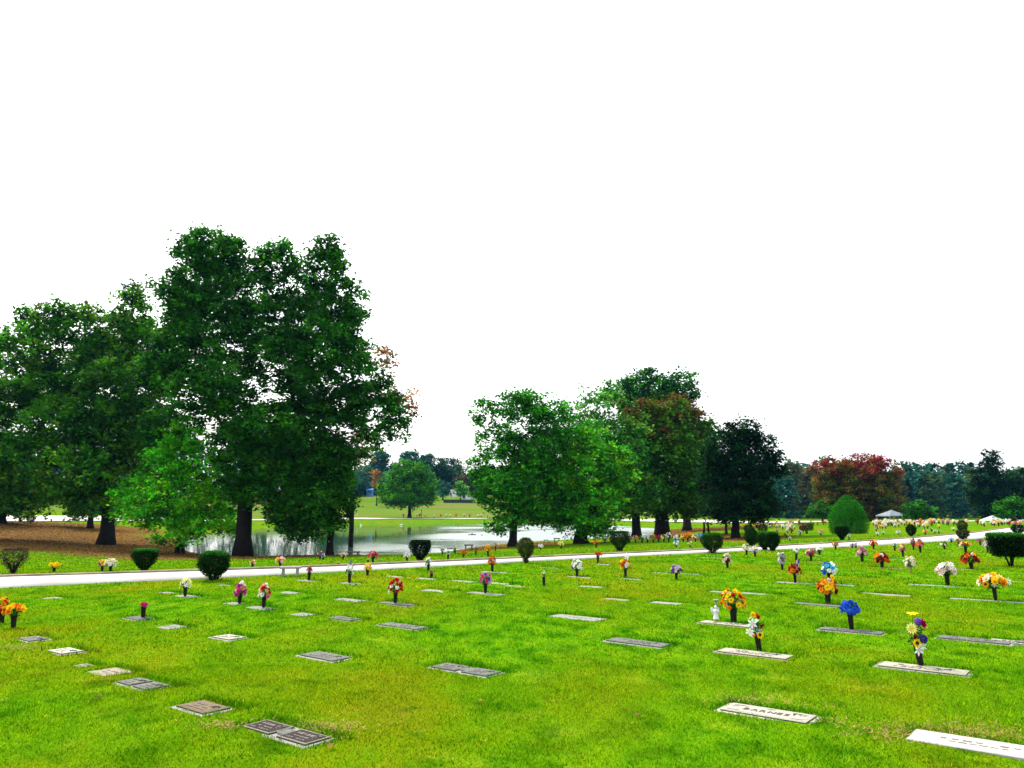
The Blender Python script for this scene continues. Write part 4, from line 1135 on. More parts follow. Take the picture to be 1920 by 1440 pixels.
YEL=(0.75,0.50,0.01); SUN=(0.78,0.52,0.005); ORA=(0.70,0.22,0.01); DOR=(0.55,0.09,0.006); RED=(0.48,0.012,0.014); CRI=(0.40,0.010,0.05); DRD=(0.22,0.010,0.010)
MAG=(0.50,0.02,0.22); PNK=(0.70,0.16,0.25); BLU_=(0.02,0.09,0.55); ROY=(0.012,0.06,0.48); TUR=(0.03,0.40,0.70); WHT=(0.72,0.72,0.70); CRM=(0.70,0.66,0.48); PCH=(0.72,0.46,0.28)
PUR=(0.12,0.03,0.30); LIL=(0.50,0.36,0.62); MAU=(0.45,0.16,0.22); GRN=(0.015,0.085,0.018); LGR=(0.06,0.18,0.03); MAR=(0.16,0.012,0.05); BLS=(0.74,0.52,0.52); IND=(0.03,0.015,0.16); TAN=(0.35,0.18,0.06); GRY=(0.20,0.25,0.27); PYE=(0.72,0.66,0.20)

def vase_mesh(h, r_top, r_bot, mtl):
    return MB().lathe([(r_bot * 0.55, -0.02), (r_bot * 0.8, 0.0), (r_bot, h * 0.06), (r_bot * 1.02, h * 0.25), (r_top * 0.92, h * 0.80), (r_top, h * 0.95), (r_top * 1.10, h * 0.97), (r_top * 1.10, h), (r_top * 0.9, h), (r_top * 0.85, h * 0.9)], 14).mesh('vase', M[mtl], True)
VM = {}
def bouquet_pts(n, w_, h, shape, r_):
    """positions and facing directions over the outside of a bouquet sitting on z=0"""
    out_ = []
    for i in range(n):
        t = (i + 0.5) / n
        a_ = i * 2.399 + r_.uniform(-0.3, 0.3)
        if shape == 'dome':
            z = 0.10 + 0.90 * (1 - t); rr_ = math.sqrt(max(0, 1 - ((z - 0.38) / 0.64) ** 2))
        elif shape == 'cone':
            z = 0.05 + 0.95 * (1 - t); rr_ = 0.12 + 0.88 * (1 - z) ** 0.75 if z > 0.25 else 0.8
        elif shape == 'flat':
            z = 0.35 + 0.5 * (1 - t) ** 0.7; rr_ = math.sqrt(t) * 1.0
        else:                               # 'tall' loose
            z = 0.02 + 0.98 * (1 - t); rr_ = 0.85 * (0.55 + 0.45 * math.sin(i * 1.7)) * (1 - 0.35 * z)
        k = r_.uniform(0.86, 1.04)
        p = np.array([math.cos(a_) * rr_ * w_ / 2 * k, math.sin(a_) * rr_ * w_ / 2 * k, z * h])
        d = np.array([math.cos(a_) * rr_, math.sin(a_) * rr_, 0.25 + (z - 0.35) * 1.1])
        out_.append((p, d / np.linalg.norm(d)))
    return out_
def rot_to(d, spin):
    return (Vector(d).to_track_quat('Z', 'Y') @ Euler((0, 0, spin)).to_quaternion())
def add_head(mb, hm, p, d, s_, spin):
    q = rot_to(d, spin).to_matrix()
    mt = np.array(q) * s_
    v = np.array(hm.v) @ mt.T + p
    mb.add(v, hm.f, hm.c)
HC = {}
def raw_head(kind, col, var):
    k = (kind, col, var)
    if k not in HC: HC[k] = head(kind, col, var)
    return HC[k]
def bouquet(px, base_y, top_y, w_px, pal, label, shape='dome', kinds=('mum',), n=None, fs=None, vf=0.42, vw=None, green=0.5, tilt=0.0, detail=None, vmat='vase', base=None, group='flower vases on the graves', extra=()):
    """a cemetery vase with flowers; near ones get every flower as a part"""
    r_ = random.Random(int(px * 7 + base_y * 3))
    p0 = gp(px, base_y) if base is None else np.array(base, float)
    on = 0.0
    for cx, cy, rz, hl, hw, dbl in RECTS:
        dx, dy = p0[0] - cx, p0[1] - cy
        if abs(dx * math.cos(rz) + dy * math.sin(rz)) < hl and abs(-dx * math.sin(rz) + dy * math.cos(rz)) < hw: on = 0.02
    p0 = p0 + np.array([0, 0, on])
    k = mpp(p0)
    Ht, Wt = (base_y - top_y) * k, w_px * k
    hv = Ht * vf
    e = empty('flower_vase', p0); tag(e, label, 'flower vase', group)
    e.rotation_euler = (r_.uniform(-0.05, 0.05), R(tilt) + r_.uniform(-0.04, 0.04), r_.uniform(0, 0.5))
    rv = (vw * k / 2) if vw else min(max(0.050, Wt * 0.13), 0.075)
    put('vase', vase_mesh(hv, rv, rv * 0.80, vmat), e)
    hb = Ht - hv * 0.92; z0 = hv * 0.92
    near = detail if detail is not None else (base_y > 1120)
    n = n or (26 if near else 20)
    fs = fs or (Wt * (0.175 if n > 16 else 0.21))
    cols = [c for c, m in pal for _ in range(m)]
    pts = bouquet_pts(n, max(Wt - fs, fs), max(hb - fs * 0.8, fs), shape, r_)
    # stems and leaves
    fo = MB()
    for i in range(int(8 + 10 * green)):
        a_ = r_.uniform(0, 6.28); zz = r_.uniform(0.0, 0.55) * hb; rr_ = r_.uniform(0.1, 0.42) * Wt * (0.5 + zz / hb)
        add_head(fo, raw_head('leaf', GRN if r_.random() < 0.75 else LGR, i % 4), np.array([math.cos(a_) * rr_, math.sin(a_) * rr_, z0 + zz]), (math.cos(a_), math.sin(a_), 0.6), Wt * 0.20, r_.uniform(0, 6))
    for p, d in pts:
        fo.add([(0.008, 0, z0 - hv * 0.2), (-0.004, 0.007, z0 - hv * 0.2), (-0.004, -0.007, z0 - hv * 0.2), tuple(p + [0, 0, z0])], [(0, 1, 3), (1, 2, 3), (2, 0, 3)], GRN)
    # dense green filler core
    for i in range(10):
        a_ = i * 2.4; add_head(fo, raw_head('leaf', GRN, i % 4), np.array([math.cos(a_) * Wt * 0.1, math.sin(a_) * Wt * 0.1, z0 + hb * 0.06 * i]), (math.cos(a_) * 0.5, math.sin(a_) * 0.5, 0.8), Wt * 0.22, a_)
    put('foliage', fo.mesh('foliage', M['petal']), e)
    joined = MB()
    for i, (p, d) in enumerate(pts):
        col = cols[r_.randrange(len(cols))]; kd = kinds[r_.randrange(len(kinds))]
        s_ = fs * r_.uniform(0.8, 1.15)
        q = p + [0, 0, z0]
        if near:
            o = put('flower', head_mesh(kd, col, i % 3), e, q, sc=s_); o.rotation_mode = 'QUATERNION'; o.rotation_quaternion = rot_to(d, r_.uniform(0, 6))
        else:
            add_head(joined, raw_head(kd, col, i % 3), q, d, s_, r_.uniform(0, 6))
    for (kd, col, x, z, s_, fx, fz) in extra:   # hand placed heads: offsets in fractions of the bouquet, facing the viewer side
        q = np.array([x * Wt, -0.30 * Wt + 0.3 * abs(x) * Wt, z0 + z * hb]); d = np.array([fx, -1.0, fz])
        if kd == 'top': kd = 'daisy'; q[1] = 0; d = np.array([0, 0, 1.0])
        if near:
            o = put('flower', head_mesh(kd, col, 1), e, q, sc=s_ * Wt * 1.3); o.rotation_mode = 'QUATERNION'; o.rotation_quaternion = rot_to(d / np.linalg.norm(d), 0.3)
        else:
            add_head(joined, raw_head(kd, col, 1), q, d / np.linalg.norm(d), s_ * Wt * 1.3, 0.3)
    if joined.v: tag(put('blooms', joined.mesh('blooms', M['petal']), e), kind='stuff')
    return e
B = bouquet
# --- near lawn
B(3,1168,1119,24,[(RED,2),(YEL,2),(ORA,1)],'red and yellow bouquet cut by the left frame edge',kinds=('mum','rose'))
B(25,1177,1128,42,[(ORA,3),(YEL,3),(DOR,1)],'orange and yellow autumn bouquet at the far left of the lawn',kinds=('mum',),shape='flat',n=18,vf=0.45)
B(268,1159,1130,18,[(MAG,3),(CRI,2)],'small dome of magenta flowers in a slim dark vase',kinds=('mum',),shape='flat',n=12,vf=0.66,green=0.2)
B(347,1118,1083,24,[(WHT,3),(PYE,2)],'white and pale yellow bouquet close to the lane',kinds=('lily','daisy'))
B(449,1132,1090,28,[(MAG,3),(PNK,1),(WHT,1)],'magenta and white cone shaped bouquet',shape='cone',n=22,kinds=('mum',),detail=True,vf=0.32,green=0.2)
B(494,1139,1094,30,[(PNK,2),(WHT,2),(RED,1),(PCH,2)],'coral, pink and white bouquet right of the magenta cone',shape='cone',n=20,kinds=('rose','mum'),vf=0.38,green=0.2)
B(579,1088,1063,14,[(CRI,2),(PNK,1)],'small pink red bouquet beside the concrete bench',shape='flat',vf=0.5)
B(655,1093,1058,17,[(WHT,3),(GRN,1)],'white bouquet topped with purple spikes near the lane',extra=[('spike',PUR,0.0,1.0,0.28,0,1.2),('spike',PUR,0.28,0.75,0.28,0.5,1.0),('spike',IND,-0.05,0.85,0.25,-0.2,1.0)])
B(689,1079,1055,16,[(YEL,4),(PYE,1)],'round yellow bouquet on the near side of the lane')
B(741,1132,1087,28,[(RED,3),(CRI,1),(WHT,2)],'red roses over white filler in a tall slim vase',kinds=('rose',),vf=0.44,green=0.9,extra=[('rose',RED,-0.3,0.6,0.13,-.3,.3),('rose',RED,0.0,0.95,0.13,0,.4),('rose',RED,0.3,0.7,0.13,.3,.3)])
B(803,1070,1044,14,[(WHT,3),(LGR,1)],'white and green bouquet before the black shrub at the lane',shape='tall',n=14)
B(808,1084,1067,9,[(PNK,2),(CRI,1)],'tiny leaning pink bouquet in a dark vase',n=8,vf=0.5,tilt=8)
B(910,1112,1074,24,[(MAG,3),(LIL,1),(PUR,1)],'round magenta purple bouquet in the centre of the lawn')
B(923,1072,1041,21,[(DOR,3),(ORA,2)],'fiery orange bouquet against the lane',shape='cone',kinds=('mum','lily'))
B(1020,1099,1070,10,[(CRI,2),(WHT,2),(DRD,1)],'tall thin vase with a few red and white flowers',shape='tall',n=8,vf=0.58,vw=6)
B(1082,1081,1049,22,[(WHT,4),(GRY,1),(IND,1)],'round white bouquet with dark blue centre',vf=0.36)
B(1121,1055,1032,16,[(DOR,3),(RED,1)],'small orange red bouquet beside the lane',shape='flat',vf=0.5)
B(1173,1083,1046,22,[(RED,3),(WHT,1),(YEL,2)],'red, white and yellow bouquet with a tall pale spray',extra=[('spike',CRM,-0.1,1.0,0.25,0,1.4),('spike',WHT,0.1,0.95,0.25,0.2,1.4),('mum',WHT,0,0.45,0.17,0,0)])
B(1268,1086,1058,22,[(PUR,2),(LIL,2),(BLS,2),(MAR,1)],'purple, lilac and blush bouquet in the open lawn')
B(1364,1065,1036,22,[(CRM,3),(BLS,1),(MAR,1)],'cream bouquet flecked with maroon before the round shrub',shape='cone')
B(1400,1040,1019,16,[(CRM,3),(LGR,1)],'white and green bouquet left of the twin shrubs',green=1)
B(1416,1044,1024,14,[(WHT,2),(LIL,1),(CRM,1)],'white and lilac bouquet in front of the twin shrubs')
B(1467,1069,1035,20,[(WHT,2),(LIL,2),(PUR,1)],'white and purple bouquet left of the small flag',shape='tall',n=16)
B(1493,1056,1024,14,[(WHT,3),(CRM,1)],'white bouquet on a tall stem behind the small flag',shape='flat',n=9,vf=0.5,green=1)
B(1491,1093,1056,24,[(DRD,3),(RED,1),(ORA,1)],'dark red and orange bouquet holding a small striped flag',extra=[('mum',ORA,-0.3,0.35,0.18,-.2,0)])
B(1521,1052,1027,20,[(MAU,3),(BLS,1),(CRI,1)],'mauve pink bouquet right of the small flag')
B(1537,1040,1025,16,[(WHT,2),(LGR,1),(IND,1)],'sparse white and green bouquet just behind the mauve one',shape='flat',n=7)
B(1567,1030,1015,12,[(ORA,2),(TAN,2)],'small burnt orange bouquet right at the lane')
B(1598,1028,1018,8,[(IND,2),(PUR,1)],'tiny dark purple bouquet at the lane edge',n=8)
B(1605,1027,1016,7,[(WHT,2),(LIL,1)],'tiny white bouquet next to the dark purple one',n=8)
B(1617,1054,1023,24,[(MAU,3),(BLS,2)],'tall mauve and blush bouquet left of the dark red ones',shape='cone',green=0.9)
B(1638,1030,1012,15,[(YEL,2),(RED,2)],'yellow and red bouquet overlapping the lane')
B(1654,1064,1035,28,[(DRD,3),(DOR,2),(ORA,1)],'wide dark red and orange bouquet on the right lawn',vf=0.36,extra=[('rose',WHT,-0.2,0.7,0.13,0,.3)])
B(1678,1033,1016,12,[(WHT,2),(LGR,2)],'white and green bouquet left of the crimson one',shape='tall',n=8,green=1)
B(1693,1044,1018,16,[(MAU,2),(PYE,1),(PNK,1)],'pink bouquet topped with yellow right of the wide dark red one',shape='cone')
B(1713,1031,1009,14,[(CRI,2),(RED,2)],'crimson bouquet at the lane beside an orange one',shape='tall',n=14)
B(1726,1036,1010,18,[(ORA,2),(PNK,2),(MAU,1)],'orange over pink bouquet right of the crimson one',shape='cone')
B(1708,1074,1042,22,[(CRM,3),(BLS,2),(MAR,1)],'cream and blush bouquet in a tan vase',vmat='vase_tan',vf=0.36)
B(1771,1030,1013,14,[(CRM,2),(WHT,1),(LGR,1)],'white bouquet left of the ragged shrub',green=1)
B(1784,1018,1007,9,[(TUR,2),(BLU_,2)],'small blue bouquet at the far side lane edge',n=9)
B(1797,1021,1008,10,[(TAN,2),(DOR,1),(YEL,1)],'small brown and gold bouquet under the ragged shrub',n=9)
B(1811,1036,1013,22,[(PCH,2),(YEL,2),(BLS,1),(CRI,1)],'peach and yellow bouquet in front of the ragged shrub',shape='flat',vf=0.45)
B(1838,1022,1009,12,[(MAG,3),(PUR,1)],'small magenta bouquet by the lane at the right',shape='flat',n=8,vf=0.5)
B(1852,1036,1013,15,[(LIL,2),(BLS,2),(WHT,1)],'pale lilac bouquet left of the square topped shrub')
B(1822,1067,1035,32,[(DRD,3),(DOR,2),(ORA,1)],'dark red and orange bouquet left of the square topped shrub',vf=0.38,extra=[('rose',WHT,-0.1,0.8,0.1,0,.3)])
B(1777,1097,1052,36,[(BLS,4),(WHT,2),(CRM,1)],'wide blush pink and white bouquet with trailing leaves',vf=0.46,green=0.9,kinds=('mum','lily'),n=20)
B(1867,1126,1072,52,[(YEL,3),(CRM,3),(ORA,2)],'big yellow, cream and orange bouquet near the right edge',shape='flat',kinds=('mum','rose','daisy'),n=24,vf=0.42,green=1,vw=8,extra=[('sun',ORA,-0.42,0.25,0.10,-.4,0),('lily',WHT,-0.15,0.25,0.10,0,0),('lily',CRM,0.45,0.35,0.12,.4,.2)])
B(1555,1096,1054,30,[(TUR,3),(BLU_,1),(WHT,2)],'turquoise and white bouquet behind the orange one',vf=0.46,n=18)
B(1553,1132,1084,38,[(ORA,3),(DOR,2),(YEL,2),(DRD,1)],'orange, red and yellow bouquet in a wide dark vase',vf=0.42,vw=12,n=22,extra=[('mum',YEL,0.05,1.02,0.12,0,.5),('mum',BLS,-0.15,0.85,0.11,0,.5),('mum',DRD,0.30,0.1,0.13,.2,0)])
B(1597,1182,1128,34,[(ROY,4),(BLU_,2)],'royal blue cluster of flowers in a slim dark vase',kinds=('mum','rose','cluster'),n=24,fs=0.055,vf=0.58,green=0.3,vw=11,tilt=-4)
B(1376,1167,1104,47,[(YEL,3),(ORA,3),(RED,2),(PCH,1)],'large fiery yellow, orange and red bouquet in a wide vase',kinds=('mum','rose'),n=30,fs=0.062,vf=0.40,vw=14,green=0.7)
B(1424,1221,1150,34,[(WHT,2),(CRM,2),(DRD,1),(LGR,1)],'leaning vase with a sunflower, white lilies and a red rose',shape='tall',kinds=('mum','lily'),n=10,fs=0.045,vf=0.42,vw=12,green=1,tilt=-7,extra=[('sun',SUN,0.02,0.10,0.17,0,0),('mum',YEL,-0.22,0.98,0.15,0,.3),('rose',RED,0.02,0.86,0.14,.2,.3),('lily',WHT,-0.30,0.62,0.22,-.4,.1),('lily',WHT,-0.48,0.30,0.20,-.8,-.4),('mum',ORA,-0.32,0.12,0.08,-.3,0),('rose',DRD,0.30,0.48,0.08,.3,.1)])
B(1727,1250,1158,50,[(LGR,2),(GRN,1)],'tall leaning vase of sunflower, crimson, purple and pale yellow flowers',shape='tall',kinds=('leaf',),n=6,fs=0.07,vf=0.43,vw=14,green=1.0,tilt=-8,extra=[('sun',SUN,-0.22,0.16,0.15,-.2,.1),('daisy',PYE,-0.32,0.66,0.17,-.3,.2),('rose',CRI,0.16,0.72,0.17,.2,.3),('cluster',IND,0.06,0.24,0.13,0,0),('cluster',PUR,-0.02,0.82,0.11,0,.4),('daisy',PYE,0.38,0.66,0.15,.7,.3),('lily',WHT,-0.22,-0.06,0.17,-.2,-.2),('lily',CRM,-0.04,0.02,0.13,0,-.1),('rose',DRD,-0.26,0.38,0.09,-.3,0),('top',YEL,0.10,1.04,0.18,0,0)])
# --- strip beyond the lane
B(101,1073,1052,24,[(YEL,4)],'bright yellow bouquet between the lane and the leaf strewn bank',shape='flat',kinds=('mum','daisy'),n=12,vf=0.45)
B(191,1071,1048,18,[(MAG,2),(YEL,2),(PCH,1)],'magenta and yellow bouquet touching a white one by the lane')
B(207,1071,1046,24,[(CRM,3),(PYE,2),(WHT,1)],'cream and yellow bouquet right of the magenta one by the lane')
B(473,1066,1049,12,[(ORA,2),(CRM,1),(BLS,1)],'small orange and cream bouquet beyond the lane near the oak',n=9)
B(525,1062,1043,20,[(ORA,2),(BLS,2),(YEL,1)],'orange and blush bouquet behind the concrete bench')
B(600,1049,1033,10,[(CRI,2),(BLS,1)],'small red and pink bouquet left of the leaning pond tree',n=9)
B(606,1051,1037,8,[(GRY,2),(TUR,1),(WHT,1)],'small pale blue bouquet in front of the leaning pond tree',n=8)
B(643,1050,1035,11,[(BLS,2),(PCH,1)],'small blush bouquet left of the pond bench',n=9)
B(635,1060,1052,5,[(YEL,2),(LGR,1)],'tiny yellow bouquet at the kerb right of the concrete bench',n=6)
B(699,1056,1032,19,[(RED,2),(MAU,2),(ORA,1)],'red and mauve bouquet right of the pond bench')
B(690,1054,1046,5,[(PYE,2)],'tiny yellow bouquet beside the red and mauve one',n=6)
B(763,1052,1035,14,[(WHT,3),(LIL,1)],'white bouquet left of the black funnel shrub')
B(829,1040,1024,10,[(WHT,2),(TAN,1)],'white bouquet just right of the black funnel shrub',n=9)
B(840,1049,1029,10,[(WHT,3),(BLS,1)],'tall white bouquet on the strip by the water',shape='tall',n=10)
B(853,1039,1022,8,[(PYE,2),(LGR,1)],'thin yellow bouquet by the dark stone bench',n=8)
B(869,1046,1030,13,[(DOR,2),(ORA,1)],'squat orange bouquet under the dark stone bench',n=10)
B(892,1041,1023,8,[(DRD,2),(TAN,1)],'dark red bouquet right of the dark stone bench',shape='tall',n=8)
B(915,1043,1020,15,[(ORA,2),(YEL,2)],'orange and gold flame shaped bouquet on the pond strip',shape='cone')
B(929,1034,1016,8,[(DRD,2),(MAU,1)],'dark red bouquet next to the leaning maple trunk',shape='tall',n=8)
B(1014,1031,1019,11,[(WHT,2),(BLS,1)],'small white bouquet left of the yellow white one under the maple',n=9)
B(1052,1029,1014,12,[(PYE,2),(CRM,1)],'pale yellow bouquet under the bright green tree',n=9)
B(1118,1027,1011,12,[(ORA,2),(DOR,1)],'orange bouquet left of the heart shaped shrub',n=9)
B(1134,1018,1008,10,[(TUR,1),(GRY,2),(LIL,1)],'pale blue bouquet half hidden by the heart shaped shrub',n=8)
B(1268,1027,1012,13,[(GRY,1),(WHT,2),(TUR,1)],'pale turquoise bouquet in front of the shaded row',n=9)
B(1294,1026,1014,10,[(PYE,3),(LGR,1)],'yellow green bouquet in front of the shaded row',n=9)
ROW = [(1180,[(BLS,1),(MAU,1)],'blush'),(1192,[(PCH,2),(ORA,1)],'peach'),(1204,[(CRM,2),(LGR,1)],'white and green'),(1214,[(WHT,2)],'pure white'),(1225,[(YEL,1),(TAN,1)],'gold'),(1235,[(CRI,2)],'crimson'),(1245,[(LGR,1),(PYE,1)],'lime'),(1254,[(WHT,2),(CRM,1)],'tall white'),(1268,[(BLS,2),(WHT,1),(MAR,1)],'pink and white'),(1281,[(PYE,2)],'lemon'),(1290,[(ORA,3),(DOR,1)],'large orange'),(1304,[(PYE,1),(CRM,2)],'pale cream'),(1314,[(GRY,1),(TUR,1)],'grey blue')]
for i, (px, pal, cn) in enumerate(ROW):
    B(px, 1018 - (px - 1180) * 0.02, (1018 - (px - 1180) * 0.02) - (15 if 'large' not in cn and 'tall' not in cn else 19), 13 if 'large' not in cn else 19, pal, cn + ' bouquet in the shaded row beneath the big trunks', n=10, group='row of vases under the trees')
FARB = [(1539,1003,992,12,[(PCH,2),(CRM,1)],'round peach bouquet in the far plot left of the dome shrub'),(1484,1000,990,9,[(CRI,2),(DRD,1)],'crimson bouquet in the crowded left part of the far plot'),(1474,1008,999,8,[(PYE,2),(LGR,1)],'lime yellow bouquet nearest the lane in the far plot'),(1481,1015,1006,6,[(WHT,1),(GRY,1)],'little white bouquet nearest the lane right of the twin shrubs'),(1500,1004,994,9,[(WHT,2)],'white bouquet just left of the flat topped shrub'),(1604,1000,991,9,[(ORA,2),(DOR,1)],'single orange bouquet in front of the dome shrub'),(1592,1012,1000,6,[(WHT,2)],'white bouquet right of the dark funnel shrub'),(1643,996,985,9,[(RED,1),(WHT,2)],'red and white bouquet right of the dome shrub'),(1646,1005,997,6,[(WHT,2)],'left of two small white bouquets on open grass'),(1656,1003,995,7,[(WHT,2),(CRM,1)],'right of two small white bouquets on open grass'),(1685,1003,994,9,[(WHT,2),(CRM,1)],'lone white bouquet on open grass left of the ball shrub'),(1735,1003,992,12,[(PCH,2),(ORA,1),(CRM,1)],'peach bouquet right of the ball shrub'),(1747,997,990,6,[(IND,1),(CRM,1)],'first of three tiny bouquets right of the peach one'),(1753,1001,992,6,[(CRM,2)],'second of three tiny bouquets right of the peach one'),(1761,1001,991,7,[(CRM,2),(LGR,1)],'third of three tiny bouquets right of the peach one'),(1788,996,988,8,[(CRM,1),(PYE,1)],'cream bouquet left of the ragged shrub in the far plot')]
for px, by, ty, wpx, pal, lb in FARB:
    B(px, by, ty, wpx, pal, lb, n=9, group='vases in the far plot')

# --- tiny vases of the crowded far plot: one prototype per colour, copied
FAR_COL = [('cream', [(CRM,3),(WHT,1)]), ('white', [(WHT,3)]), ('yellow', [(YEL,2),(PYE,2)]), ('peach', [(PCH,2),(BLS,1)]), ('orange', [(ORA,2),(DOR,1)]), ('pink', [(PNK,1),(MAU,2)]), ('red', [(RED,1),(CRI,2)])]
FAR_W = [0.30, 0.18, 0.14, 0.14, 0.10, 0.08, 0.06]
fv = vase_mesh(0.24, 0.055, 0.04, 'vase')
FB = []
for i, (cn, pal) in enumerate(FAR_COL):
    r_ = random.Random(i + 50); mb = MB(); cols = [c for c, m in pal for _ in range(m)]
    for j, (p, d) in enumerate(bouquet_pts(11, 0.26, 0.26, 'dome', r_)):
        add_head(mb, raw_head('mum', cols[j % len(cols)], j % 3), p + [0, 0, 0.22], d, 0.085, j)
    for j in range(6):
        add_head(mb, raw_head('leaf', GRN, j % 4), np.array([0, 0, 0.24]), (math.cos(j), math.sin(j), 0.4), 0.16, j)
    FB.append(mb.mesh('blooms', M['petal']))
r_ = random.Random(99)
def tiny(px, py, where, grp, s_=1.0):
    p = gp(px, py)
    c = r_.choices(range(7), FAR_W)[0]
    e = empty('flower_vase', p, r_.uniform(0, 6)); e.scale = (s_,) * 3
    tag(e, 'tiny vase of %s flowers %s' % (FAR_COL[c][0], where), 'flower vase', grp + ', ' + FAR_COL[c][0])
    put('vase', fv, e); put('blooms', FB[c], e)
for i in range(26):
    tiny(1452 + r_.uniform(0, 62), r_.uniform(986, 1003), 'in the crowded corner left of the flat topped shrub', 'crowded corner of the far plot', r_.uniform(0.8, 1.15))
for i in range(14):
    tiny(1455 + r_.uniform(0, 105), r_.uniform(981, 986), 'in the farthest row left of the dome shrub', 'farthest row left of the dome shrub', r_.uniform(0.8, 1.15))
for i in range(64):
    tiny(1636 + r_.uniform(0, 160), r_.choice([981.5, 983.5, 985.5]) + r_.uniform(-0.8, 0.8), 'in the dense rows before the far woods', 'dense rows before the far woods', r_.uniform(0.8, 1.2))
for i in range(16):
    tiny(1640 + r_.uniform(0, 155), r_.uniform(987, 992), 'scattered in front of the dense rows', 'vases in front of the dense rows', r_.uniform(0.8, 1.15))
for i in range(30):
    tiny(1812 + r_.uniform(0, 106), r_.uniform(982.5, 988), 'in the rows below the white tents', 'rows below the white tents', r_.uniform(0.85, 1.2))
for i in range(8):
    tiny(1398 + r_.uniform(0, 50), r_.uniform(986, 992), 'behind the shrub cluster', 'vases behind the shrub cluster', r_.uniform(0.8, 1.1))
for i in range(16):
    tiny(755 + i * 11.5 + r_.uniform(-4, 4), 970.0 + r_.uniform(-0.8, 0.3), 'along the far bank lane', 'vases along the far bank', r_.uniform(1.0, 1.6))

# ------------------------------------------------------------------ benches
def bench(px, py, w_px, h_px, label, mtl='bench_dark', rz=0.0):
    p = gp(px, py); k = mpp(p); w_, h = w_px * k, h_px * k
    e = empty('bench', p, rz); tag(e, label, 'bench', 'stone benches')
    t = h * 0.2
    MB().box((0, 0, h - t / 2), (w_, w_ * 0.34, t), bev=t * 0.15).build('seat', M[mtl], e)
    for s_ in (-1, 1):
        MB().box((s_ * w_ * 0.34, 0, (h - t) / 2 - 0.02), (w_ * 0.13, w_ * 0.27, h - t + 0.04), taper=0.9).build('leg', M[mtl], e)
bench(544, 1081, 38, 18, 'pale concrete bench on the near edge of the lane', 'concrete', R(8))
bench(663, 1044, 23, 10, 'dark stone bench at the pond edge beside the leaning tree')
bench(879, 1032, 17, 11, 'dark stone bench on the bank left of the leaning maple')
bench(846, 1036, 15, 8, 'low dark bench just right of the black funnel shrub')
bench(1044, 1017, 12, 8, 'dark bench under the bright green tree by the water')
bench(1024, 1018, 9, 6, 'small dark bench between the maple and the bright green tree')

# ------------------------------------------------------------------ angel figurine with a dish lamp
p = gp(1343, 1167); k = mpp(p)
e = empty('angel_figurine', p + [0, 0, 0.06], R(10)); tag(e, 'white angel figurine with a raised dish lamp on the speckled marker', 'figurine')
h = 0.27
mb = MB(); mb.lathe([(0.055, 0), (0.058, 0.01), (0.050, 0.03), (0.043, 0.08), (0.034, 0.13), (0.038, 0.155), (0.030, 0.175), (0.014, 0.185), (0.013, 0.192), (0.022, 0.20), (0.027, 0.215), (0.024, 0.235), (0.012, 0.248), (0.003, 0.25)], 14)
mb.tube([(-0.034, 0, 0.165), (-0.050, -0.025, 0.135), (-0.012, -0.048, 0.135)], [0.014, 0.012, 0.009], 8)
mb.tube([(0.034, 0, 0.165), (0.050, -0.025, 0.135), (0.012, -0.048, 0.135)], [0.014, 0.012, 0.009], 8)
mb.build('body', M['white_stone'], e, True)
for s_ in (-1, 1):
    mb = MB(); pr = [(0.010, 0.17), (0.055, 0.215), (0.085, 0.20), (0.080, 0.15), (0.060, 0.10), (0.030, 0.07), (0.012, 0.11)]
    v = [(s_ * x, 0.028, z) for x, z in pr] + [(s_ * x, 0.042, z) for x, z in pr]; n = len(pr)
    mb.add(v, [tuple(range(n)), tuple(range(2 * n - 1, n - 1, -1))] + [(i, i + n, (i + 1) % n + n, (i + 1) % n) for i in range(n)])
    mb.build('wing', M['white_stone'], e)
mb = MB(); mb.lathe([(0.016, 0), (0.012, 0.02), (0.010, 0.22), (0.013, 0.27), (0.010, 0.275), (0.012, 0.29), (0.024, 0.315), (0.050, 0.335), (0.054, 0.35), (0.046, 0.352), (0.02, 0.34)], 14, (0.035, 0.055, 0)); mb.build('dish_lamp', M['concrete'], e, True)

# ------------------------------------------------------------------ small striped flag
p = gp(1491, 1093); k = mpp(p)
e = empty('flag', p + [0.06, -0.10, 0.0]); tag(e, 'small red and white striped flag with blue canton draped over dark red bouquet', 'flag')
MB().tube([(0, 0, 0.0), (0.05, 0.0, 0.72)], [0.006, 0.005], 6).build('pole', M['vase_tan'], e)
mfl, t, b_ = mat('flag_stripes')
ca = N(t, 'ShaderNodeAttribute', attribute_name='Col'); t.links.new(ca.outputs['Color'], b_.inputs['Base Color']); b_.inputs['Roughness'].default_value = 0.8
mb = MB(); nx, nz = 13, 6
for j in range(nz):
    for i in range(nx):
        col = (0.45, 0.02, 0.03) if i % 2 == 0 else (0.70, 0.68, 0.68)
        if j == nz - 1 or j == nz - 2:
            if i > 5: col = (0.03, 0.05, 0.20)
        def P_(u, v_): return (0.05 - 0.02 * (1 - v_) - 0.14 * (1 - v_) * 0.35 - 0.14 * (1 - u) * (0.6 + 0.4 * v_) + 0.03, -0.012 * math.sin(u * 9 + v_ * 2) - 0.01, 0.30 + 0.40 * v_ - 0.08 * (1 - u))
        u0, u1, v0, v1 = i / nx, (i + 1) / nx, j / nz, (j + 1) / nz
        mb.add([P_(u0, v0), P_(u1, v0), P_(u1, v1), P_(u0, v1)], [(0, 1, 2, 3)], col)
mb.build('cloth', mfl, e)

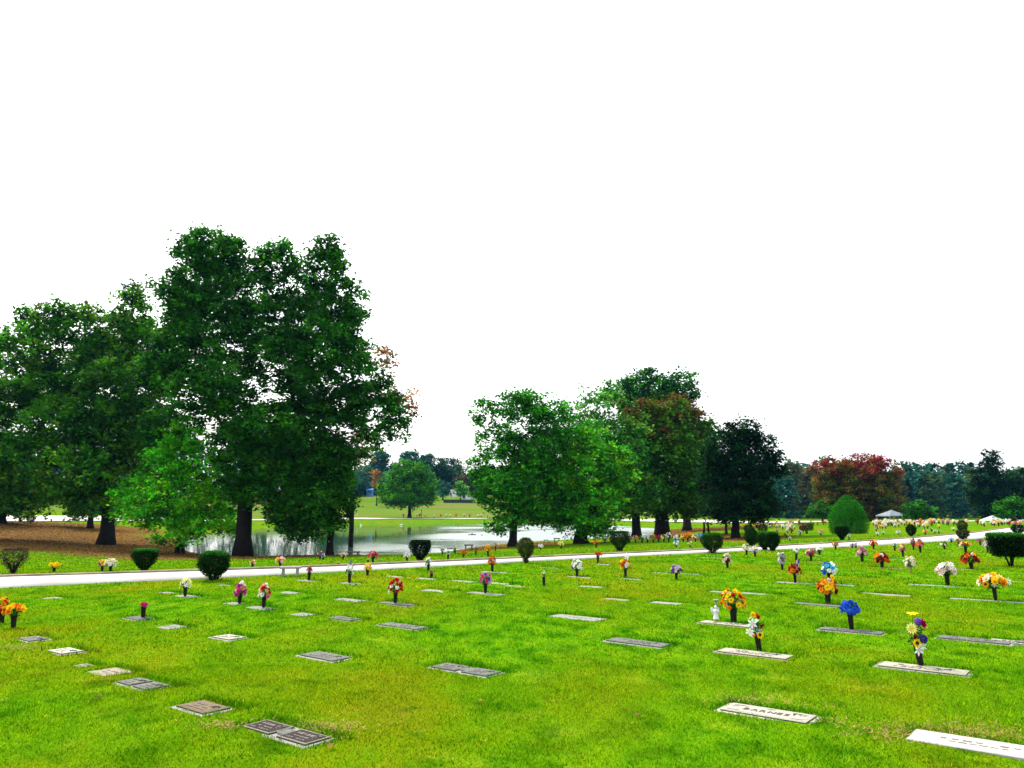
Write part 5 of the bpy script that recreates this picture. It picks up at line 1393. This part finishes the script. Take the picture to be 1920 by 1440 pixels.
# ------------------------------------------------------------------ tents, gazebo, buildings, posts
def tent(px, Y, w_px, h_px, label, mtl, name='canopy_tent', eave=0.45):
    r = ray(px, 950); x = r[0] * Y / r[1]; p = np.array([x, Y, gz(x, Y)]); k = mpp(p)
    w_, h = w_px * k, h_px * k
    e = empty(name, p, R(12)); tag(e, label, 'tent')
    hw = w_ / 2; he = h * eave
    for sx in (-1, 1):
        for sy in (-1, 1):
            MB().tube([(sx * hw * 0.92, sy * hw * 0.92, -0.05), (sx * hw * 0.92, sy * hw * 0.92, he + 0.02)], [0.05, 0.05], 6).build('post', M['metal'], e)
    mb = MB(); v = [(-hw, -hw, he), (hw, -hw, he), (hw, hw, he), (-hw, hw, he), (-hw * 0.12, -hw * 0.12, h * 0.93), (hw * 0.12, -hw * 0.12, h * 0.93), (hw * 0.12, hw * 0.12, h * 0.93), (-hw * 0.12, hw * 0.12, h * 0.93), (0, 0, h)]
    v += [(x_, y_, he - h * 0.07) for x_, y_, z_ in v[:4]]
    f = [(i, (i + 1) % 4, 4 + (i + 1) % 4, 4 + i) for i in range(4)] + [(4 + i, 4 + (i + 1) % 4, 8) for i in range(4)] + [(9 + i, 9 + (i + 1) % 4, (i + 1) % 4, i) for i in range(4)]
    mb.add(v, f); mb.build('roof', M[mtl], e)
tent(1671, 112, 40, 24, 'grey striped gazebo tent at the edge of the far woods', 'tent_grey', 'gazebo', 0.55)
tent(1859, 108, 31, 16, 'larger white canopy tent in the far plot', 'tent_white')
tent(1894, 112, 22, 18, 'smaller white and green canopy tent behind a low shrub', 'tent_white')
def house(px, py_top, Y, w_px, h_px, label, wall, name='shed'):
    r = ray(px, 950); x = r[0] * Y / r[1]; p = np.array([x, Y, gz(x, Y)]); k = mpp(p)
    zt = at_y(px, py_top, Y)[2] - p[2]
    w_ = w_px * k; h = max(zt, 1.5); d = w_ * 0.8
    e = empty(name, p, R(-8)); tag(e, label, 'building')
    MB().box((0, 0, h * 0.42 - 0.2), (w_, d, h * 0.84 + 0.4)).build('wall', M[wall], e)
    mb = MB(); o_ = 0.25
    v = [(-w_ / 2 - o_, -d / 2 - o_, h * 0.83), (w_ / 2 + o_, -d / 2 - o_, h * 0.83), (w_ / 2 + o_, d / 2 + o_, h * 0.83), (-w_ / 2 - o_, d / 2 + o_, h * 0.83), (-w_ / 2 - o_, 0, h), (w_ / 2 + o_, 0, h)]
    mb.add(v, [(0, 1, 5, 4), (2, 3, 4, 5), (1, 2, 5), (3, 0, 4), (3, 2, 1, 0)]); mb.build('roof', M['roof'] if wall != 'wall_blue' else M['wall_blue'], e)
    MB().box((-w_ * 0.2, -d / 2 - 0.02, h * 0.3), (w_ * 0.2, 0.06, h * 0.55)).build('door', M['roof'], e)
    MB().box((w_ * 0.2, -d / 2 - 0.02, h * 0.5), (w_ * 0.25, 0.06, h * 0.22)).build('window', M['glass_dark'], e)
house(693, 916, 262, 11, 14, 'small blue building at the edge of the far woods', 'wall_blue')
house(849, 918, 262, 12, 22, 'white building between two small round trees on the far hill', 'wall_white', 'house')
house(877, 926, 250, 26, 12, 'long low white building on the far hill', 'wall_white', 'house')
def fence(px0, px1, py, Y, label):
    a_ = at_y(px0, py, Y); b_ = at_y(px1, py, Y)
    za, zb_ = gz(a_[0], Y), gz(b_[0], Y)
    e = empty('fence', (a_[0], Y, za)); tag(e, label, 'fence')
    L = b_[0] - a_[0]; n = 10
    for i in range(n + 1):
        x = L * i / n; z = gz(a_[0] + x, Y) - za
        MB().box((x, 0, z + 0.5), (0.14, 0.14, 1.2)).build('post', M['fence_dark'], e)
        if i < n:
            MB().box((x + L / n / 2, 0, z + 0.5), (L / n - 0.16, 0.06, 0.9)).build('panel', M['fence_dark'], e)
fence(832, 890, 942, 232, 'dark panel fence in front of the white buildings on the far hill')
def post(px, base_y, top_y, label, mtl, r0=0.07, cap=True):
    p = gp(px, base_y); k = mpp(p); h = (base_y - top_y) * k
    e = empty('sign_post', p); tag(e, label, 'post', 'posts on the far bank')
    MB().tube([(0, 0, -0.1), (0, 0, h * 0.5), (0, 0, h)], [r0, r0 * 0.9, r0 * 0.85], 8).build('pole', M[mtl], e)
    MB().lathe([(r0 * 1.5, 0), (r0 * 1.7, 0.05), (r0 * 1.2, 0.2), (r0 * 0.3, 0.25)], 8, (0, 0, h - 0.05)).build('cap', M[mtl], e)
post(790, 972, 957, 'dark thin post right of the lone round tree', 'dark_metal')
post(670, 968, 956, 'pale post near the water left of the lone round tree', 'white_stone')

# floating platform and ducks
p = at(885, 1003, WATER); k = mpp(p)
e = empty('floating_fountain', p); tag(e, 'dark flat fountain float on the bright water', 'fountain')
MB().lathe([(0.42, -0.08), (0.5, -0.02), (0.5, 0.06), (0.42, 0.10), (0.1, 0.12)], 16, sx=1.1).build('float', M['dark_metal'], e, True)
MB().lathe([(0.10, 0.10), (0.12, 0.16), (0.07, 0.20), (0.04, 0.20)], 10).build('nozzle', M['dark_metal'], e, True)
def duck(px, py, label, rz):
    p = at(px, py, WATER)
    e = empty('duck', p, rz); tag(e, label, 'duck', 'white ducks by the far bank')
    mb = MB()
    mb.tube([(-0.26, 0, 0.13), (-0.18, 0, 0.10), (-0.05, 0, 0.08), (0.10, 0, 0.09), (0.17, 0, 0.14), (0.18, 0, 0.22), (0.19, 0, 0.29), (0.23, 0, 0.33), (0.28, 0, 0.33)], [0.01, 0.07, 0.115, 0.10, 0.06, 0.04, 0.042, 0.05, 0.02], 10)
    mb.build('body', M['white_stone'], e, True)
    MB().tube([(0.27, 0, 0.325), (0.31, 0, 0.315), (0.34, 0, 0.31)], [0.02, 0.018, 0.008], 8).build('bill', M['vase_tan'], e, True)
duck(752, 985, 'white duck floating near the far bank below the lone tree', 0.3)
duck(677, 986, 'white duck floating farther left along the far bank', 2.6)

# a few fallen leaves on the lawn
for i, (px, py, lb) in enumerate([(183,1312,'brown curled leaf on the near left lawn'),(620,1406,'pale brown leaf below the dark two-plaque marker'),(706,1150,'tan leaf in the grass under the red rose vase'),(1197,1347,'dark leaf lying in the grass left of the cream marker'),(898,1320,'brown leaf in the middle of the near lawn')]):
    p = gp(px, py); mb = MB(); s_ = 0.055
    mb.add([(-s_, 0, 0.03), (-s_ * 0.3, s_ * 0.5, 0.045), (s_ * 0.5, s_ * 0.4, 0.05), (s_, 0, 0.04), (s_ * 0.4, -s_ * 0.5, 0.055), (-s_ * 0.4, -s_ * 0.4, 0.045), (0, 0, 0.035)], [(0, 6, 1), (1, 6, 2), (2, 6, 3), (3, 6, 4), (4, 6, 5), (5, 6, 0)], (0.20, 0.10, 0.04))
    o = mb.build('fallen_leaf', M['petal'], None, False, p); o.rotation_euler = (0, 0, i * 1.3)
    tag(o, lb, 'leaf', 'fallen leaves')

# ------------------------------------------------------------------ thin summer haze
HAZE = 0.00007
if HAZE:
    hm = bpy.data.materials.new('haze'); hm.use_nodes = True; t = hm.node_tree
    for n in list(t.nodes): t.nodes.remove(n)
    oo = N(t, 'ShaderNodeOutputMaterial'); vp = N(t, 'ShaderNodeVolumePrincipled')
    vp.inputs['Color'].default_value = (0.14, 0.45, 0.92, 1); vp.inputs['Density'].default_value = HAZE; vp.inputs['Anisotropy'].default_value = 0.2
    t.links.new(vp.outputs[0], oo.inputs['Volume'])
    o = MB().box((0, 0, 22), (3100, 3100, 60)).build('haze', hm)
    tag(o, 'thin blue haze in the air', kind='stuff')
